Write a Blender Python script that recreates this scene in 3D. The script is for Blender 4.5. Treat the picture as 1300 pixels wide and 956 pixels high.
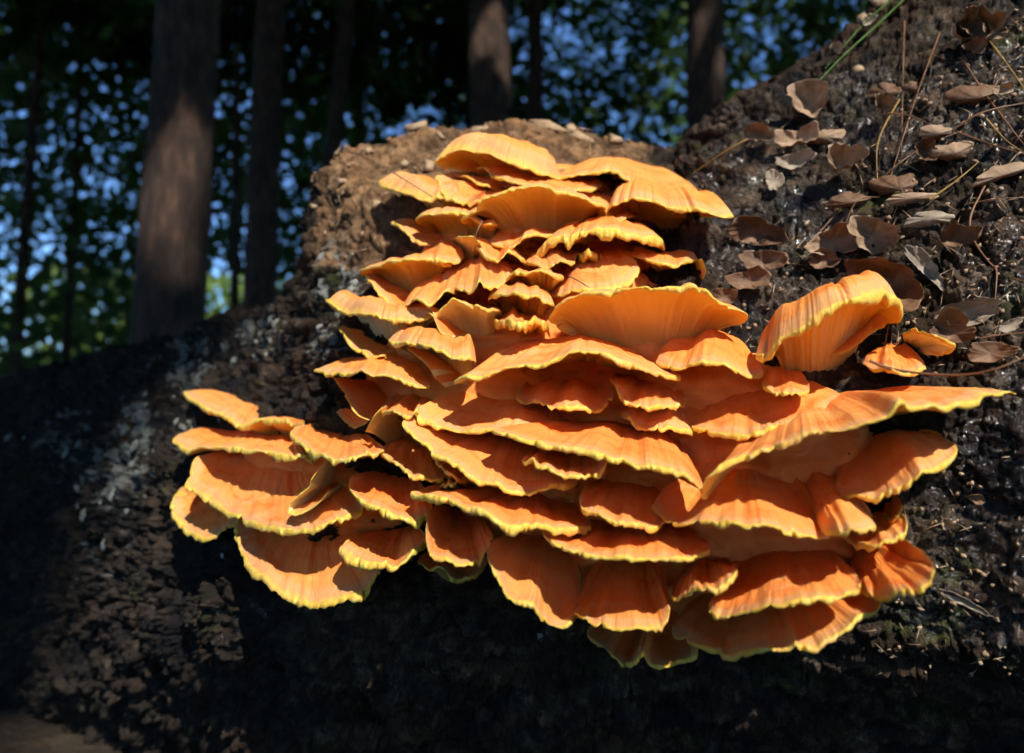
import bpy, math, random
import numpy as np
from mathutils import Vector

random.seed(7)
RNG = np.random.default_rng(11)
scene = bpy.context.scene
for _o in list(bpy.data.objects):
    bpy.data.objects.remove(_o)

# ------------------------------------------------------------------ camera
LENS, PITCH, CAMZ = 28.0, math.radians(5.0), 0.55
PW = 1300.0
FPX = PW * LENS / 36.0
CX, CY = 650.0, 433.0
cam_data = bpy.data.cameras.new('camera')
cam_data.lens = LENS
cam_data.sensor_width = 36.0
cam_data.sensor_fit = 'HORIZONTAL'
cam_data.shift_y = -(478.0 - CY) / PW
cam_data.clip_start = 0.02
cam_data.clip_end = 2000.0
cam_data.dof.use_dof = True
cam_data.dof.focus_distance = 0.73
cam_data.dof.aperture_fstop = 3.8
cam = bpy.data.objects.new('camera', cam_data)
cam.location = (0, 0, CAMZ)
cam.rotation_euler = (math.pi / 2 + PITCH, 0, 0)
scene.collection.objects.link(cam)
scene.camera = cam

# ------------------------------------------------------------------ sky and sun
SUN = np.array([0.26, -0.685, 0.68]); SUN /= np.linalg.norm(SUN)
world = bpy.data.worlds.new('World')
scene.world = world
world.use_nodes = True
wn = world.node_tree
bg = wn.nodes['Background']
sky = wn.nodes.new('ShaderNodeTexSky')
sky.sky_type = 'NISHITA'
sky.sun_disc = False
sky.sun_elevation = math.asin(SUN[2])
sky.sun_rotation = math.atan2(SUN[0], SUN[1])
sky.altitude = 1500.0
sky.air_density = 1.0
sky.dust_density = 0.0
sky.ozone_density = 10.0
wn.links.new(sky.outputs[0], bg.inputs['Color'])
bg.inputs['Strength'].default_value = 0.15
sun_data = bpy.data.lights.new('sun', 'SUN')
sun_data.energy = 3.6
sun_data.angle = math.radians(0.8)
sun_data.color = (1.0, 0.94, 0.84)
sun = bpy.data.objects.new('sun', sun_data)
sun.rotation_euler = Vector(-SUN).to_track_quat('-Z', 'Y').to_euler()
sun.location = (3, -5, 9)
scene.collection.objects.link(sun)
vs = scene.view_settings
vs.view_transform = 'Standard'
vs.look = 'None'
vs.exposure = 0.72
vs.gamma = 1.0
vs.use_curve_mapping = False
cy = scene.cycles
cy.use_denoising = True
cy.use_adaptive_sampling = True
cy.adaptive_threshold = 0.05
cy.adaptive_min_samples = 12
cy.max_bounces = 7
cy.diffuse_bounces = 4
cy.glossy_bounces = 3
cy.transmission_bounces = 4
cy.sample_clamp_indirect = 6.0
cy.caustics_reflective = False
cy.caustics_refractive = False

# ------------------------------------------------------------------ helpers
_F = np.array([0, math.cos(PITCH), math.sin(PITCH)])
_U = np.array([0, -math.sin(PITCH), math.cos(PITCH)])
_R = np.array([1.0, 0, 0])
_C = np.array([0, 0, CAMZ])


def at(px, py, d):
    """photo pixel + distance along the view axis -> world point(s)"""
    px, py, d = np.broadcast_arrays(np.asarray(px, float), np.asarray(py, float), np.asarray(d, float))
    x = (px - CX) / FPX * d
    y = -(py - CY) / FPX * d
    return _C + x[..., None] * _R + y[..., None] * _U + d[..., None] * _F


_perm = np.random.default_rng(3).permutation(256).astype(np.int64)
_perm = np.concatenate([_perm, _perm, _perm])
_grad = np.random.default_rng(4).normal(size=(256, 3))
_grad /= np.linalg.norm(_grad, axis=1)[:, None]


def noise(p):
    """gradient noise, p (N,3) -> (N,), about -0.7..0.7"""
    p = np.asarray(p, float)
    i = np.floor(p).astype(np.int64)
    f = p - i
    u = f * f * f * (f * (f * 6 - 15) + 10)
    i &= 255
    r = 0
    for dx in (0, 1):
        wx = u[..., 0] if dx else 1 - u[..., 0]
        hx = _perm[i[..., 0] + dx]
        for dy in (0, 1):
            wy = u[..., 1] if dy else 1 - u[..., 1]
            hy = _perm[hx + i[..., 1] + dy]
            for dz in (0, 1):
                wz = u[..., 2] if dz else 1 - u[..., 2]
                g = _grad[_perm[hy + i[..., 2] + dz]]
                r = r + wx * wy * wz * (g[..., 0] * (f[..., 0] - dx) + g[..., 1] * (f[..., 1] - dy) + g[..., 2] * (f[..., 2] - dz))
    return r


def fbm(p, oct=4, gain=0.5, lac=2.03):
    a, r = 1.0, 0
    p = np.asarray(p, float)
    for k in range(oct):
        r = r + a * noise(p + 17.3 * k)
        p = p * lac
        a *= gain
    return r


def ridged(p, oct=3):
    a, r = 1.0, 0
    p = np.asarray(p, float)
    for k in range(oct):
        r = r + a * (1 - 2.2 * np.abs(noise(p + 9.7 * k)))
        p = p * 2.1
        a *= 0.5
    return r


def new_mesh(name, verts, quads=None, tris=None, smooth=True, attrs=None):
    me = bpy.data.meshes.new(name)
    verts = np.asarray(verts, np.float32).reshape(-1, 3)
    loops, starts, n = [], [], 0
    if quads is not None and len(quads):
        q = np.asarray(quads, np.int32).reshape(-1, 4)
        loops.append(q.ravel()); starts.append(np.arange(len(q), dtype=np.int32) * 4 + n); n += q.size
    if tris is not None and len(tris):
        q = np.asarray(tris, np.int32).reshape(-1, 3)
        loops.append(q.ravel()); starts.append(np.arange(len(q), dtype=np.int32) * 3 + n); n += q.size
    lo = np.concatenate(loops); st = np.concatenate(starts)
    me.vertices.add(len(verts)); me.vertices.foreach_set('co', verts.ravel())
    me.loops.add(len(lo)); me.loops.foreach_set('vertex_index', lo)
    me.polygons.add(len(st)); me.polygons.foreach_set('loop_start', st)
    me.update(calc_edges=True)
    if smooth:
        me.polygons.foreach_set('use_smooth', np.ones(len(st), dtype=bool))
    for k, v in (attrs or {}).items():
        a = me.attributes.new(k, 'FLOAT', 'POINT')
        a.data.foreach_set('value', np.asarray(v, np.float32).ravel())
    return me


def link(name, me, mat=None, parent=None, label=None, cat=None, group=None, kind=None):
    o = bpy.data.objects.new(name, me)
    scene.collection.objects.link(o)
    if mat is not None and not me.materials:
        me.materials.append(mat)
    if parent is not None:
        o.parent = parent
        o.matrix_parent_inverse = parent_inv(parent)
    tag(o, label, cat, group, kind)
    return o


def parent_inv(p):
    from mathutils import Matrix
    return Matrix.Translation(p['_loc'] if '_loc' in p else (0, 0, 0)).inverted() if False else Matrix.Translation(-Vector(LOC.get(p.name, (0, 0, 0))))


LOC = {}


def tag(o, label=None, cat=None, group=None, kind=None):
    if label: o['label'] = label
    if cat: o['category'] = cat
    if group: o['group'] = group
    if kind: o['kind'] = kind


def empty(name, loc, label, cat, group=None):
    o = bpy.data.objects.new(name, None)
    scene.collection.objects.link(o)
    o.location = loc
    o.empty_display_size = 0.05
    LOC[o.name] = tuple(loc)
    tag(o, label, cat, group)
    return o


def grid_quads(nr, nc, off=0, flip=False):
    r = np.arange(nr - 1)[:, None]; c = np.arange(nc - 1)[None, :]
    a = r * nc + c + off
    q = np.stack([a, a + 1, a + nc + 1, a + nc], -1).reshape(-1, 4)
    return q[:, ::-1] if flip else q


def resample(pts, n, smooth=True):
    """Catmull-Rom through 2-D or 3-D points, n samples even in length"""
    P = np.asarray(pts, float)
    if len(P) == 1:
        P = np.repeat(P, 2, 0)
    if len(P) > 2 and smooth:
        Q = np.vstack([2 * P[0] - P[1], P, 2 * P[-1] - P[-2]])
        out = []
        for i in range(1, len(Q) - 2):
            t = np.linspace(0, 1, 12, endpoint=False)[:, None]
            a, b, c, d = Q[i - 1], Q[i], Q[i + 1], Q[i + 2]
            out.append(0.5 * ((2 * b) + (c - a) * t + (2 * a - 5 * b + 4 * c - d) * t ** 2 + (3 * b - a - 3 * c + d) * t ** 3))
        P = np.vstack(out + [P[-1:]])
    L = np.concatenate([[0], np.cumsum(np.linalg.norm(np.diff(P, axis=0), axis=1))])
    if L[-1] < 1e-9:
        return np.repeat(P[:1], n, 0)
    s = np.linspace(0, L[-1], n)
    return np.stack([np.interp(s, L, P[:, k]) for k in range(P.shape[1])], 1)


def sstep(a, b, x):
    t = np.clip((x - a) / (b - a), 0, 1)
    return t * t * (3 - 2 * t)


# ------------------------------------------------------------------ materials
class NT:
    def __init__(self, name):
        self.m = bpy.data.materials.new(name)
        self.m.use_nodes = True
        self.t = self.m.node_tree
        self.p = self.t.nodes['Principled BSDF']
        self.out = self.t.nodes['Material Output']

    def n(self, kind, **kw):
        nd = self.t.nodes.new(kind)
        for k, v in kw.items():
            if k.startswith('i_'):
                key = k[2:]
                key = int(key) if key.isdigit() else key.replace('_', ' ')
                nd.inputs[key].default_value = v
            else:
                setattr(nd, k, v)
        return nd

    def l(self, a, b):
        self.t.links.new(a, b)

    def ramp(self, fac, stops, interp='LINEAR'):
        r = self.n('ShaderNodeValToRGB')
        r.color_ramp.interpolation = interp
        el = r.color_ramp.elements
        while len(el) < len(stops):
            el.new(0.5)
        for e, (p, c) in zip(el, stops):
            e.position = p
            e.color = (*c, 1) if len(c) == 3 else c
        self.l(fac, r.inputs['Fac'])
        return r.outputs['Color']

    def noise(self, vec, scale, detail=4, rough=0.55, dist=0.0):
        nd = self.n('ShaderNodeTexNoise', i_Scale=scale, i_Detail=detail, i_Roughness=rough, i_Distortion=dist)
        if vec is not None:
            self.l(vec, nd.inputs['Vector'])
        return nd.outputs['Fac']

    def mix(self, fac, a, b, blend='MIX'):
        m = self.n('ShaderNodeMix', data_type='RGBA', blend_type=blend)
        for s, v in ((0, fac), (6, a), (7, b)):
            if isinstance(v, (int, float)):
                m.inputs[s].default_value = v
            elif isinstance(v, tuple):
                m.inputs[s].default_value = (*v, 1)
            else:
                self.l(v, m.inputs[s])
        return m.outputs[2]

    def math(self, op, a, b=0.5, c=None):
        m = self.n('ShaderNodeMath', operation=op)
        for s, v in enumerate((a, b) if c is None else (a, b, c)):
            if isinstance(v, (int, float)):
                m.inputs[s].default_value = v
            else:
                self.l(v, m.inputs[s])
        return m.outputs[0]

    def attr(self, name):
        return self.n('ShaderNodeAttribute', attribute_name=name).outputs['Fac']

    def obj(self):
        return self.n('ShaderNodeTexCoord').outputs['Object']

    def bump(self, h, strength=0.5, dist=0.002):
        b = self.n('ShaderNodeBump', i_Strength=strength, i_Distance=dist)
        self.l(h, b.inputs['Height'])
        self.l(b.outputs[0], self.p.inputs['Normal'])


def mat_cap():
    k = NT('fungus_cap_skin')
    vv, tt, zone, sd = k.attr('vv'), k.attr('tt'), k.attr('zone'), k.attr('seed')
    cmb = k.n('ShaderNodeCombineXYZ')
    warp = k.math('MULTIPLY', k.math('SUBTRACT', k.noise(k.obj(), 35.0, 2, 0.5), 0.5), 0.02)
    k.l(k.math('ADD', tt, warp), cmb.inputs[0]); k.l(k.math('MULTIPLY', vv, 0.05), cmb.inputs[1]); k.l(sd, cmb.inputs[2])
    streak = k.noise(cmb.outputs[0], 190.0, 3, 0.6)
    blot = k.noise(k.obj(), 28.0, 5, 0.6)
    fine = k.noise(k.obj(), 420.0, 3, 0.6)
    fib = k.noise(cmb.outputs[0], 420.0, 3, 0.7)
    base = k.ramp(vv, [(0.0, (0.80, 0.17, 0.015)), (0.40, (0.87, 0.25, 0.032)), (0.75, (0.88, 0.30, 0.060)), (1.0, (0.85, 0.34, 0.10))])
    wn_ = k.n('ShaderNodeTexWhiteNoise', noise_dimensions='1D'); k.l(sd, wn_.inputs['W'])
    base = k.mix(k.math('MULTIPLY', wn_.outputs['Value'], 0.55), base, (0.82, 0.175, 0.018))
    ws = k.n('ShaderNodeSeparateColor'); k.l(wn_.outputs['Color'], ws.inputs[0])
    base = k.mix(k.math('MULTIPLY', k.math('POWER', ws.outputs[1], 2.0), 0.55), base, (0.86, 0.42, 0.15))
    patch = k.noise(k.obj(), 11.0, 3, 0.55)
    base = k.mix(k.ramp(patch, [(0.48, (0, 0, 0)), (0.66, (0.32, 0.32, 0.32))]), base, (0.82, 0.40, 0.12))
    base = k.mix(k.ramp(blot, [(0.42, (0, 0, 0)), (0.72, (0.55, 0.55, 0.55))]), base, (0.87, 0.35, 0.075))
    sk = k.ramp(streak, [(0.50, (0, 0, 0)), (0.72, (1, 1, 1))])
    sk = k.math('MULTIPLY', sk, k.math('MULTIPLY', k.ramp(vv, [(0.25, (0, 0, 0)), (0.85, (0.16, 0.16, 0.16))]), blot))
    base = k.mix(sk, base, (0.36, 0.14, 0.075))
    cb = k.n('ShaderNodeCombineXYZ')
    k.l(k.math('ADD', vv, k.math('MULTIPLY', k.noise(k.obj(), 45.0, 3, 0.5), 0.14)), cb.inputs[0]); k.l(sd, cb.inputs[1])
    k.l(k.math('MULTIPLY', tt, 1.2), cb.inputs[2])
    band = k.noise(cb.outputs[0], 11.0, 2, 0.5)
    base = k.mix(k.ramp(band, [(0.50, (0, 0, 0)), (0.68, (0.35, 0.35, 0.35))]), base, (0.90, 0.41, 0.11))
    base = k.mix(k.ramp(band, [(0.30, (0.5, 0.5, 0.5)), (0.46, (0, 0, 0))]), base, (0.78, 0.15, 0.012))
    bru = k.math('MULTIPLY', k.ramp(k.noise(k.obj(), 60.0, 5, 0.7), [(0.60, (0, 0, 0)), (0.72, (0.6, 0.6, 0.6))]), k.ramp(patch, [(0.45, (0, 0, 0)), (0.6, (1, 1, 1))]))
    base = k.mix(bru, base, (0.45, 0.22, 0.12))
    # greyish bloom, then the yellow growing edge
    zn = k.math('ADD', zone, k.math('MULTIPLY', k.math('SUBTRACT', fine, 0.5), 0.5))
    zn = k.math('ADD', zn, k.math('MULTIPLY', k.math('SUBTRACT', streak, 0.5), 0.3))
    zn = k.math('ADD', zn, k.math('MULTIPLY', k.math('SUBTRACT', patch, 0.5), 1.2))
    bl = k.ramp(zn, [(0.05, (0, 0, 0)), (0.45, (0.7, 0.7, 0.7)), (0.80, (0.6, 0.6, 0.6))])
    base = k.mix(bl, base, (0.72, 0.39, 0.18))
    ye = k.ramp(zn, [(0.80, (0, 0, 0)), (1.05, (0.7, 0.7, 0.7))])
    base = k.mix(ye, base, (0.80, 0.52, 0.10))
    fade = k.ramp(k.noise(k.obj(), 17.0, 4, 0.6, 0.4), [(0.58, (0, 0, 0)), (0.70, (0.5, 0.5, 0.5))])
    base = k.mix(fade, base, (0.80, 0.47, 0.22))
    # small dark specks
    vo = k.n('ShaderNodeTexVoronoi', i_Scale=75.0); k.l(k.obj(), vo.inputs['Vector'])
    spk = k.math('LESS_THAN', vo.outputs['Distance'], 0.065)
    sel = k.n('ShaderNodeSeparateColor'); k.l(vo.outputs['Color'], sel.inputs[0])
    spk = k.math('MULTIPLY', spk, k.math('GREATER_THAN', sel.outputs[0], 0.85))
    base = k.mix(spk, base, (0.03, 0.018, 0.012))
    k.l(base, k.p.inputs['Base Color'])
    k.p.inputs['Roughness'].default_value = 0.88
    k.p.inputs['Specular IOR Level'].default_value = 0.12
    k.p.inputs['Subsurface Weight'].default_value = 0.12
    k.p.inputs['Subsurface Radius'].default_value = (1.0, 0.35, 0.08)
    k.p.inputs['Subsurface Scale'].default_value = 0.006
    h = k.math('ADD', k.math('ADD', k.math('MULTIPLY', streak, 0.45), k.math('MULTIPLY', fib, 0.55)), k.math('ADD', k.math('MULTIPLY', fine, 0.35), k.math('MULTIPLY', blot, 0.8)))
    k.bump(h, 0.65, 0.0020)
    return k.m


def mat_margin():
    k = NT('fungus_margin_yellow')
    a = k.noise(k.obj(), 160.0, 4, 0.6)
    b = k.noise(k.obj(), 22.0, 3, 0.6)
    c = k.ramp(a, [(0.3, (0.66, 0.36, 0.05)), (0.5, (0.80, 0.52, 0.075)), (0.7, (0.86, 0.66, 0.20))])
    c = k.mix(k.ramp(b, [(0.52, (0, 0, 0)), (0.68, (0.75, 0.75, 0.75))]), c, (0.78, 0.40, 0.12))
    c = k.mix(k.ramp(k.noise(k.obj(), 14.0, 3, 0.6), [(0.55, (0, 0, 0)), (0.7, (0.45, 0.45, 0.45))]), c, (0.60, 0.58, 0.08))
    k.l(c, k.p.inputs['Base Color'])
    k.p.inputs['Roughness'].default_value = 0.7
    k.p.inputs['Specular IOR Level'].default_value = 0.3
    k.p.inputs['Subsurface Weight'].default_value = 0.2
    k.p.inputs['Subsurface Radius'].default_value = (1.0, 0.6, 0.1)
    k.p.inputs['Subsurface Scale'].default_value = 0.004
    k.bump(k.noise(k.obj(), 500.0, 3, 0.6), 0.6, 0.0012)
    return k.m


def mat_pore():
    k = NT('fungus_pore_surface')
    vv, tt, sd = k.attr('vv'), k.attr('tt'), k.attr('seed')
    cmb = k.n('ShaderNodeCombineXYZ')
    k.l(tt, cmb.inputs[0]); k.l(k.math('MULTIPLY', vv, 0.03), cmb.inputs[1]); k.l(sd, cmb.inputs[2])
    st = k.noise(cmb.outputs[0], 90.0, 3, 0.6)
    b = k.noise(k.obj(), 30.0, 4, 0.6)
    c = k.ramp(vv, [(0.0, (0.86, 0.58, 0.20)), (0.6, (0.86, 0.52, 0.13)), (1.0, (0.84, 0.52, 0.08))])
    c = k.mix(k.ramp(st, [(0.45, (0, 0, 0)), (0.75, (0.14, 0.14, 0.14))]), c, (0.82, 0.44, 0.10))
    c = k.mix(k.ramp(b, [(0.5, (0, 0, 0)), (0.75, (0.4, 0.4, 0.4))]), c, (0.84, 0.66, 0.30))
    k.l(c, k.p.inputs['Base Color'])
    k.p.inputs['Roughness'].default_value = 0.8
    k.p.inputs['Specular IOR Level'].default_value = 0.2
    k.p.inputs['Subsurface Weight'].default_value = 0.3
    k.p.inputs['Subsurface Radius'].default_value = (1.0, 0.45, 0.1)
    k.p.inputs['Subsurface Scale'].default_value = 0.008
    k.bump(k.math('ADD', k.noise(k.obj(), 700.0, 2), k.math('MULTIPLY', st, 0.25)), 0.35, 0.001)
    return k.m


def mat_log():
    k = NT('rotting_bark')
    o = k.obj()
    knob, wet, left = k.attr('knob'), k.attr('wet'), k.attr('painted_shade')
    n1 = k.noise(o, 9.0, 6, 0.65)
    n2 = k.noise(o, 45.0, 6, 0.7)
    n3 = k.noise(o, 170.0, 4, 0.7)
    bark = k.ramp(n2, [(0.32, (0.007, 0.006, 0.005)), (0.47, (0.026, 0.019, 0.014)), (0.58, (0.066, 0.048, 0.034)), (0.72, (0.16, 0.125, 0.095))])
    warm = k.ramp(n1, [(0.45, (0, 0, 0)), (0.65, (0.6, 0.6, 0.6))])
    bark = k.mix(warm, bark, k.mix(0.5, bark, (0.085, 0.042, 0.020)))
    pale = k.ramp(n3, [(0.60, (0, 0, 0)), (0.72, (0.8, 0.8, 0.8))])
    bark = k.mix(k.math('MULTIPLY', pale, k.ramp(n2, [(0.5, (0, 0, 0)), (0.7, (1, 1, 1))])), bark, (0.30, 0.25, 0.19))
    moss = k.ramp(k.noise(o, 14.0, 5, 0.7), [(0.58, (0, 0, 0)), (0.68, (0.75, 0.75, 0.75))])
    bark = k.mix(moss, bark, k.mix(n3, (0.022, 0.030, 0.008), (0.085, 0.10, 0.025)))
    wood = k.ramp(n2, [(0.28, (0.05, 0.028, 0.016)), (0.5, (0.20, 0.115, 0.060)), (0.72, (0.36, 0.23, 0.13))])
    kn = k.math('ADD', knob, k.math('MULTIPLY', k.math('SUBTRACT', n1, 0.5), 1.2))
    kn = k.ramp(kn, [(0.45, (0, 0, 0)), (0.62, (1, 1, 1))])
    col = k.mix(kn, bark, wood)
    pl = k.attr('plate')
    col = k.mix(1.0, col, k.ramp(pl, [(0.15, (0.55, 0.52, 0.50)), (0.5, (1, 1, 1)), (0.85, (1.5, 1.42, 1.30))]), 'MULTIPLY')
    col = k.mix(k.math('MULTIPLY', left, 0.50), col, (0.018, 0.017, 0.016))  # left side's shade painted into the bark colour, over its own dark tone
    lm = k.math('ADD', k.attr('lich'), k.math('MULTIPLY', k.math('SUBTRACT', k.noise(o, 38.0, 5, 0.65), 0.62), 3.2))
    lm = k.ramp(lm, [(0.30, (0, 0, 0)), (0.55, (0.85, 0.85, 0.85))])
    col = k.mix(k.math('MULTIPLY', lm, k.ramp(k.attr('lich'), [(0.02, (0, 0, 0)), (0.2, (1, 1, 1))])), col, k.mix(n3, (0.10, 0.11, 0.10), (0.34, 0.35, 0.32)))
    blk = k.ramp(k.noise(o, 12.0, 4, 0.6, 0.6), [(0.56, (0, 0, 0)), (0.63, (0.85, 0.85, 0.85))])
    col = k.mix(k.math('MULTIPLY', blk, k.math('SUBTRACT', 1.0, kn)), col, (0.008, 0.008, 0.010))
    k.l(col, k.p.inputs['Base Color'])
    wt = k.math('ADD', wet, k.math('MULTIPLY', k.math('SUBTRACT', k.noise(o, 30.0, 4, 0.6), 0.5), 1.6))
    wt = k.ramp(wt, [(0.45, (0, 0, 0)), (0.60, (1, 1, 1))])
    ro = k.n('ShaderNodeMapRange'); k.l(wt, ro.inputs[0]); ro.inputs[3].default_value = 0.85; ro.inputs[4].default_value = 0.13
    k.l(ro.outputs[0], k.p.inputs['Roughness'])
    sp = k.n('ShaderNodeMapRange'); k.l(wt, sp.inputs[0]); sp.inputs[3].default_value = 0.2; sp.inputs[4].default_value = 1.0
    k.l(sp.outputs[0], k.p.inputs['Specular IOR Level'])
    h = k.math('ADD', k.math('MULTIPLY', n2, 1.2), k.math('MULTIPLY', n3, 0.8))
    h = k.math('ADD', h, k.math('MULTIPLY', k.noise(o, 600.0, 3, 0.7), 0.3))
    k.bump(h, 1.0, 0.006)
    return k.m


def mat_simple(name, stops, scale=40.0, rough=0.8, bump=0.4, bdist=0.002, detail=4, spec=0.3, trans=0.0):
    k = NT(name)
    o = k.obj()
    nn = k.noise(o, scale, detail, 0.65)
    c = k.ramp(nn, stops)
    k.l(c, k.p.inputs['Base Color'])
    k.p.inputs['Roughness'].default_value = rough
    k.p.inputs['Specular IOR Level'].default_value = spec
    k.bump(k.noise(o, scale * 4, 4, 0.65), bump, bdist)
    if trans > 0:
        tr = k.n('ShaderNodeBsdfTranslucent')
        k.l(c, tr.inputs['Color'])
        mx = k.n('ShaderNodeMixShader', i_0=trans)
        k.l(k.p.outputs[0], mx.inputs[1]); k.l(tr.outputs[0], mx.inputs[2])
        k.l(mx.outputs[0], k.out.inputs['Surface'])
    return k.m


def mat_trunk():
    k = NT('pine_bark')
    o = k.obj()
    mp = k.n('ShaderNodeMapping'); k.l(o, mp.inputs['Vector']); mp.inputs['Scale'].default_value = (1, 1, 0.28)
    a = k.noise(mp.outputs[0], 22.0, 6, 0.7)
    c = k.ramp(a, [(0.3, (0.007, 0.005, 0.004)), (0.5, (0.042, 0.023, 0.015)), (0.7, (0.13, 0.068, 0.040))])
    k.l(c, k.p.inputs['Base Color'])
    k.p.inputs['Roughness'].default_value = 0.9
    k.bump(a, 1.0, 0.03)
    return k.m


M = dict(
    cap=mat_cap(), margin=mat_margin(), pore=mat_pore(), log=mat_log(), trunk=mat_trunk(),
    flesh=mat_simple('fungus_flesh_cream', [(0.3, (0.80, 0.66, 0.26)), (0.55, (0.85, 0.77, 0.42)), (0.8, (0.88, 0.82, 0.54))], 45.0, 0.8, 0.3, 0.001, 4, 0.2),
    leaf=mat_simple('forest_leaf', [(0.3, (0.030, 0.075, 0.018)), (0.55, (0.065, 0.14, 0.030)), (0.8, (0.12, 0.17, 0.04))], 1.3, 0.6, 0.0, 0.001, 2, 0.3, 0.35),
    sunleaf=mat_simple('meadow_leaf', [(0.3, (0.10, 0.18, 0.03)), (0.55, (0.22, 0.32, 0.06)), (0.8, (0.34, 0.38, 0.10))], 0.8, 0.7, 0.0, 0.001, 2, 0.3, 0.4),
    floor=mat_simple('forest_floor_litter', [(0.3, (0.012, 0.010, 0.007)), (0.55, (0.045, 0.032, 0.020)), (0.8, (0.11, 0.075, 0.045))], 9.0, 0.9, 0.8, 0.03, 8),
    dry=mat_simple('dried_leather_brown', [(0.28, (0.19, 0.115, 0.07)), (0.5, (0.38, 0.255, 0.165)), (0.72, (0.54, 0.40, 0.28))], 60.0, 0.65, 0.6, 0.002, 5, 0.3, 0.12),
    drydark=mat_simple('dried_leather_dark', [(0.28, (0.075, 0.038, 0.021)), (0.5, (0.18, 0.098, 0.056)), (0.72, (0.31, 0.185, 0.11))], 60.0, 0.6, 0.6, 0.002, 5, 0.35, 0.08),
    drypale=mat_simple('dried_leaf_pale', [(0.28, (0.16, 0.12, 0.085)), (0.5, (0.34, 0.27, 0.20)), (0.72, (0.50, 0.42, 0.33))], 60.0, 0.7, 0.6, 0.002, 5, 0.3, 0.12),
    needle=mat_simple('pine_needle_brown', [(0.3, (0.10, 0.045, 0.022)), (0.7, (0.26, 0.13, 0.065))], 30.0, 0.45, 0.2, 0.0005, 3, 0.4),
    needley=mat_simple('pine_needle_straw', [(0.3, (0.24, 0.13, 0.03)), (0.7, (0.42, 0.27, 0.07))], 30.0, 0.45, 0.2, 0.0005, 3, 0.4),
    grass=mat_simple('grass_green', [(0.3, (0.045, 0.12, 0.015)), (0.7, (0.12, 0.24, 0.04))], 30.0, 0.5, 0.1, 0.0005, 3, 0.4, 0.2),
    chip=mat_simple('wood_chip_pale', [(0.3, (0.22, 0.14, 0.075)), (0.7, (0.52, 0.38, 0.23))], 60.0, 0.8, 0.5, 0.002, 4),
    lichen=mat_simple('lichen_grey_white', [(0.3, (0.10, 0.11, 0.10)), (0.7, (0.33, 0.34, 0.31))], 120.0, 0.9, 0.5, 0.002, 4),
)

# ------------------------------------------------------------------ the ground
gx = np.concatenate([-np.geomspace(900, 3, 22), np.linspace(-2.6, 2.6, 15), np.geomspace(3, 900, 22)])
gy = np.concatenate([-np.geomspace(900, 3, 22), np.linspace(-2.6, 2.6, 15), np.geomspace(3, 900, 22)])
GX, GY = np.meshgrid(gx, gy)
gp = np.stack([GX, GY, np.zeros_like(GX)], -1).reshape(-1, 3)
gp[:, 2] = 0.25 * noise(gp * 0.11 + 3.3) * sstep(2.5, 8, np.hypot(gp[:, 0], gp[:, 1]))
link('ground', new_mesh('ground', gp, grid_quads(len(gy), len(gx))), M['floor'], kind='structure')

# ------------------------------------------------------------------ the fallen log
# columns of the log: photo x, then (photo y, distance) from low front up to its skyline
LOGC = [
    (-700, [(980, 2.05), (760, 2.2), (610, 2.4), (540, 2.6), (505, 2.8)]),
    (-150, [(980, 1.70), (740, 1.78), (600, 1.9), (530, 2.05), (497, 2.2)]),
    (0, [(980, 1.45), (730, 1.50), (600, 1.6), (525, 1.8), (486, 1.95)]),
    (130, [(980, 1.20), (720, 1.25), (590, 1.35), (505, 1.55), (458, 1.7)]),
    (250, [(980, 0.02+0.99), (720, 1.03), (580, 1.13), (480, 1.35), (424, 1.5)]),
    (330, [(980, 0.02+0.92), (710, 0.95), (560, 1.05), (450, 1.25), (395, 1.4)]),
    (380, [(980, 0.02+0.88), (700, 0.91), (545, 1.00), (420, 1.15), (362, 1.3)]),
    (398, [(980, 0.02+0.86), (690, 0.89), (520, 0.98), (350, 1.10), (240, 1.2)]),
    (450, [(980, 0.02+0.83), (680, 0.85), (480, 0.93), (300, 1.05), (191, 1.2)]),
    (540, [(980, 0.02+0.80), (660, 0.82), (450, 0.90), (260, 1.03), (163, 1.2)]),
    (650, [(980, 0.02+0.78), (640, 0.80), (420, 0.87), (250, 1.00), (155, 1.2)]),
    (760, [(980, 0.02+0.77), (620, 0.79), (420, 0.86), (260, 1.00), (182, 1.2)]),
    (860, [(980, 0.02+0.75), (600, 0.77), (400, 0.85), (270, 0.98), (190, 1.2)]),
    (940, [(980, 0.02+0.72), (600, 0.74), (390, 0.83), (240, 0.95), (132, 1.08)]),
    (1040, [(980, 0.02+0.70), (600, 0.71), (380, 0.80), (210, 0.91), (68, 1.04)]),
    (1140, [(980, 0.02+0.68), (600, 0.68), (380, 0.76), (180, 0.87), (-3, 1.02)]),
    (1300, [(980, 0.02+0.64), (600, 0.63), (360, 0.70), (130, 0.81), (-110, 0.98)]),
    (1600, [(980, 0.02+0.58), (600, 0.57), (350, 0.64), (70, 0.76), (-220, 0.95)]),
]
for _c in LOGC:
    (y0_, d0_), (y1_, d1_) = _c[1][0], _c[1][1]
    _c[1].insert(1, (835, d0_ + (d1_ - d0_) * (980 - 835) / (980 - y1_)))
    _c[1][0] = (980, d0_ + 0.16)
_lx = np.array([c[0] for c in LOGC], float)
_ly = np.array([[p[0] for p in c[1]] for c in LOGC], float)
_ld = np.array([[p[1] for p in c[1]] for c in LOGC], float)


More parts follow.
